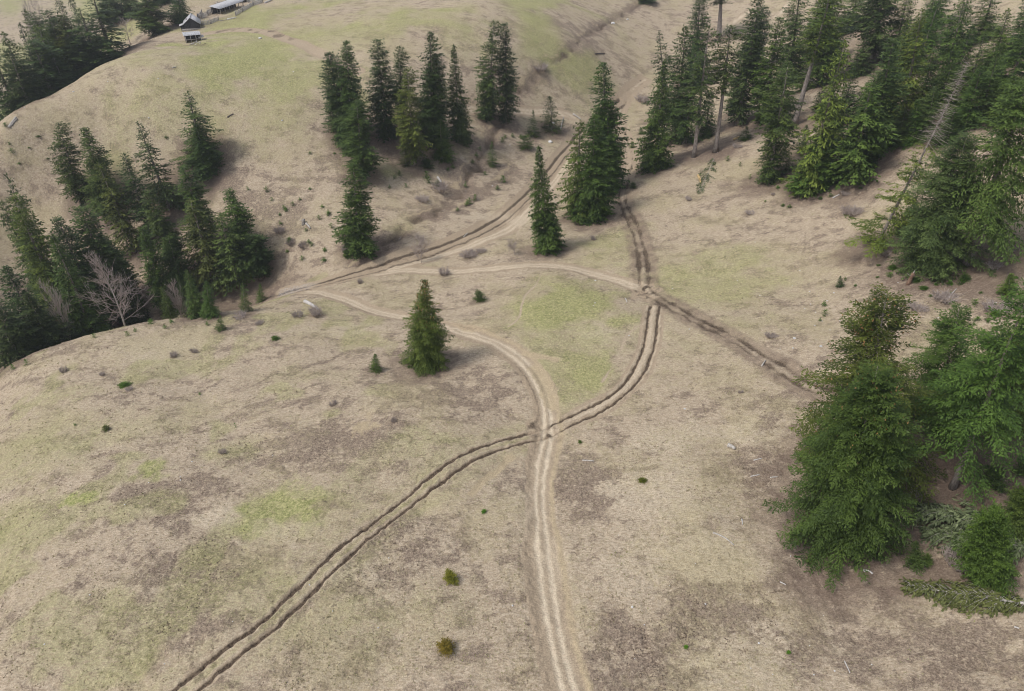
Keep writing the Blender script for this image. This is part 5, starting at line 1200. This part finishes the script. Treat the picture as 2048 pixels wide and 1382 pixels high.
# second shed at the top edge, and the far valley barn
h = frame_at(480, 4, 'small_shed', 'small dark shed with white roof at the top edge behind the barn', 'shed', 0); add_obj('wall', box_mesh('wall', -2.4, 2.4, 0, 3, -.4, 1.7, M_plankdark), h); add_obj('roof', slab('roof', [(-2.8, -.5, 1.75), (2.8, -.5, 1.75), (2.8, 3.5, 2.5), (-2.8, 3.5, 2.5)], .08, M_roof), h)
h = frame_at(12, 12, 'valley_barn', 'long bluish barn in the far valley at the upper left corner', 'barn', math.radians(-6)); add_obj('wall', box_mesh('wall', -22, 16, 0, 9, -1, 3.4, M_bluewall), h)
add_obj('roof_slope', slab('roof_slope', [(-23, -.8, 3.45), (17, -.8, 3.45), (17, 4.5, 6.0), (-23, 4.5, 6.0)], .15, M_roof), h); add_obj('roof_slope', slab('roof_slope', [(17, 9.8, 3.45), (-23, 9.8, 3.45), (-23, 4.52, 6.0), (17, 4.52, 6.0)], .15, M_roof), h)
for k in range(7): add_obj('window', box_mesh('window', -19 + 5 * k, -17 + 5 * k, -.06, .02, 1.2, 2.4, M_white), h)

def fence(pts, lab, hgt=1.3, step=.3, mat=None, lean=.06):
    w = [w_at(u, v) for u, v in pts]; e = bpy.data.objects.new('paling_fence', None); COL.objects.link(e); e.location = w[0]; tagset(e, lab, 'fence'); vs, fs = [], []
    def stick(p, hh, r):
        k = len(vs); dx, dy = random.gauss(0, lean), random.gauss(0, lean)
        for z, q in ((-.3, 0), (hh, 1)):
            for sx, sy in ((-r, -r), (r, -r), (r, r), (-r, r)): vs.append((p[0] + sx + dx * q, p[1] + sy + dy * q, p[2] + z))
        fs.extend([[k, k + 1, k + 5, k + 4], [k + 1, k + 2, k + 6, k + 5], [k + 2, k + 3, k + 7, k + 6], [k + 3, k, k + 4, k + 7], [k + 4, k + 5, k + 6, k + 7]])
    for a, b in zip(w[:-1], w[1:]):
        L_ = np.linalg.norm(b - a); n = max(2, int(L_ / step))
        for i in range(n):
            p = a + (b - a) * i / n; p = np.array([p[0], p[1], ground_exact(p[0], p[1])]) - w[0]; stick(p, hgt * random.uniform(.8, 1.15), .055)
        for hh in (.4, .85):
            T = Tubes(); T.path([a - w[0] + [0, 0, hh * hgt], (a + b) / 2 - w[0] + [0, 0, hh * hgt], b - w[0] + [0, 0, hh * hgt]], [.06, .06, .06], 5); add_obj('rail', T.mesh('rail', [mat or M_pale]), e)
    o = add_obj('palings', mesh_np('palings', np.array(vs, float), np.array(fs), [mat or M_pale]), e); o['kind'] = 'stuff'
    for p in w:
        q = len(vs); 
        add_obj('post', box_mesh('post', -.1, .1, -.1, .1, -.3, hgt * 1.2, M_plank), e, p - w[0] + np.array([.16, 0, 0]))
fence([(403,38),(416,31),(429,22),(436,13),(452,9),(470,4)],'rough paling fence curving from the hut to the back of the long barn',1.7)
fence([(402,49),(420,46),(437,41)],'grey board fence right of the hut in front of the yard',1.5,.2)
fence([(471,32),(485,26),(507,13),(525,5)],'long paling fence along the right side of the yard',1.4,.25)
fence([(496,5),(510,2),(525,3)],'pale fence at the top edge closing the yard',1.2,.3,M_white)
fence([(396,38),(402,34),(404,28)],'short fence piece directly behind the hut',1.5,.25)
log(455,41,473,38.5,.3,M_white,'white pole gate lying across the front of the yard','pole','pole',.0); log(437,41.5,455,41,.15,M_plank,'thin dark rail between the board fence and the white pole','pole','pole',.0)
log(530,7,546,0,.35,M_white,'white boards lying outside the yard at the top edge','pole','pole',.0)

# ---------------------------------------------------------------- tufts of dry grass and small stones: nobody could count them
def tuft_material():
    m, nt, out = new_mat('dry_grass_tufts'); at = nt.nodes.new('ShaderNodeAttribute'); at.attribute_name = 'tone'
    cr = nt.nodes.new('ShaderNodeValToRGB'); e = cr.color_ramp.elements; e[0].position = 0; e[0].color = (.12, .088, .072, 1); e[1].position = 1; e[1].color = (.50, .44, .33, 1)
    for p_, c_ in ((.35, (.24, .19, .145, 1)), (.62, (.36, .30, .21, 1)), (.8, (.30, .30, .13, 1))): x = e.new(p_); x.color = c_
    nt.links.new(at.outputs['Fac'], cr.inputs[0]); d = nt.nodes.new('ShaderNodeBsdfPrincipled'); d.inputs['Roughness'].default_value = .9; d.inputs['Specular IOR Level'].default_value = .1
    nt.links.new(cr.outputs[0], d.inputs['Base Color']); t = nt.nodes.new('ShaderNodeBsdfTranslucent'); nt.links.new(cr.outputs[0], t.inputs[0]); mx = nt.nodes.new('ShaderNodeMixShader'); mx.inputs[0].default_value = .3
    nt.links.new(d.outputs[0], mx.inputs[1]); nt.links.new(t.outputs[0], mx.inputs[2]); nt.links.new(mx.outputs[0], out.inputs[0]); return m
def scatter(n, rmin, rmax, seed):
    rg = np.random.default_rng(seed); r = np.exp(rg.uniform(math.log(rmin), math.log(rmax), n)); a = np.radians(rg.uniform(-56, 56, n))
    i = np.clip(np.searchsorted(RR, r) - 1, 0, NR - 2); j = np.clip(np.searchsorted(AZ, a) - 1, 0, NA - 2); fa = (r - RR[i]) / (RR[i + 1] - RR[i]); fb = (a - AZ[j]) / (AZ[j + 1] - AZ[j])
    z = GZ[i, j] * (1 - fa) * (1 - fb) + GZ[i + 1, j] * fa * (1 - fb) + GZ[i, j + 1] * (1 - fa) * fb + GZ[i + 1, j + 1] * fa * fb
    return rg, np.stack([np.sin(a) * r, np.cos(a) * r, z], -1), r, i, j
rg, P, r, i, j = scatter(110000, 34, 230, 5)
bad = np.maximum.reduce([C_dirt[i, j], C_mud[i, j], C_sand[i, j], OWNER[i, j] > 0])
clump = vnoise(P[:, 0], P[:, 1], 5.0, 1) * .6 + vnoise(P[:, 0], P[:, 1], 1.4, 2) * .5 + C_dark[i, j] * .5
m = (bad < .25) & (rg.random(len(P)) < np.clip(.30 + .6 * clump, .04, .9)) & (C_litter[i, j] < .5); P, r, i, j = P[m], r[m], i[m], j[m]; cl = clump[m]
n = len(P); K = Kites(); tone = np.clip(.72 - .55 * C_dark[i, j] - .22 * np.clip(cl, 0, 1) + rg.normal(0, .10, n), 0, 1); gmask = rg.random(n) < C_green[i, j] * .5; tone[gmask] = .8
for q in range(2):
    D = np.stack([rg.normal(.25, .7, n), rg.normal(.1, .7, n), np.full(n, .55)], -1); ln = rg.uniform(.12, .3, n) * (.75 + r / 330); K.add(P - [0, 0, .03], D, rg.normal(0, 1, (n, 3)), ln, ln * .55, np.clip(tone + rg.normal(0, .07, n), 0, 1))
o = add_obj('grass_tufts', K.mesh('grass_tufts', [tuft_material()])); tagset(o, 'dry grass tufts all over the meadow', 'grass', kind='stuff')

build_ground()

# ---------------------------------------------------------------- thin spring haze over the valley
def haze_box(dens):
    m, nt, out = new_mat('haze'); v = nt.nodes.new('ShaderNodeVolumePrincipled'); v.inputs['Density'].default_value = dens; v.inputs['Color'].default_value = (.86, .90, .96, 1); v.inputs['Anisotropy'].default_value = .25
    nt.links.new(v.outputs[0], out.inputs['Volume'])
    o = add_obj('haze', box_mesh('haze', -2700, 2700, -2700, 2700, float(GZ.min()) - 1.0, max(76.0, float(GZ.max()) + 6), m)); o['kind'] = 'stuff'; o['label'] = 'thin pale haze over the far valley'
haze_box(0.00024)
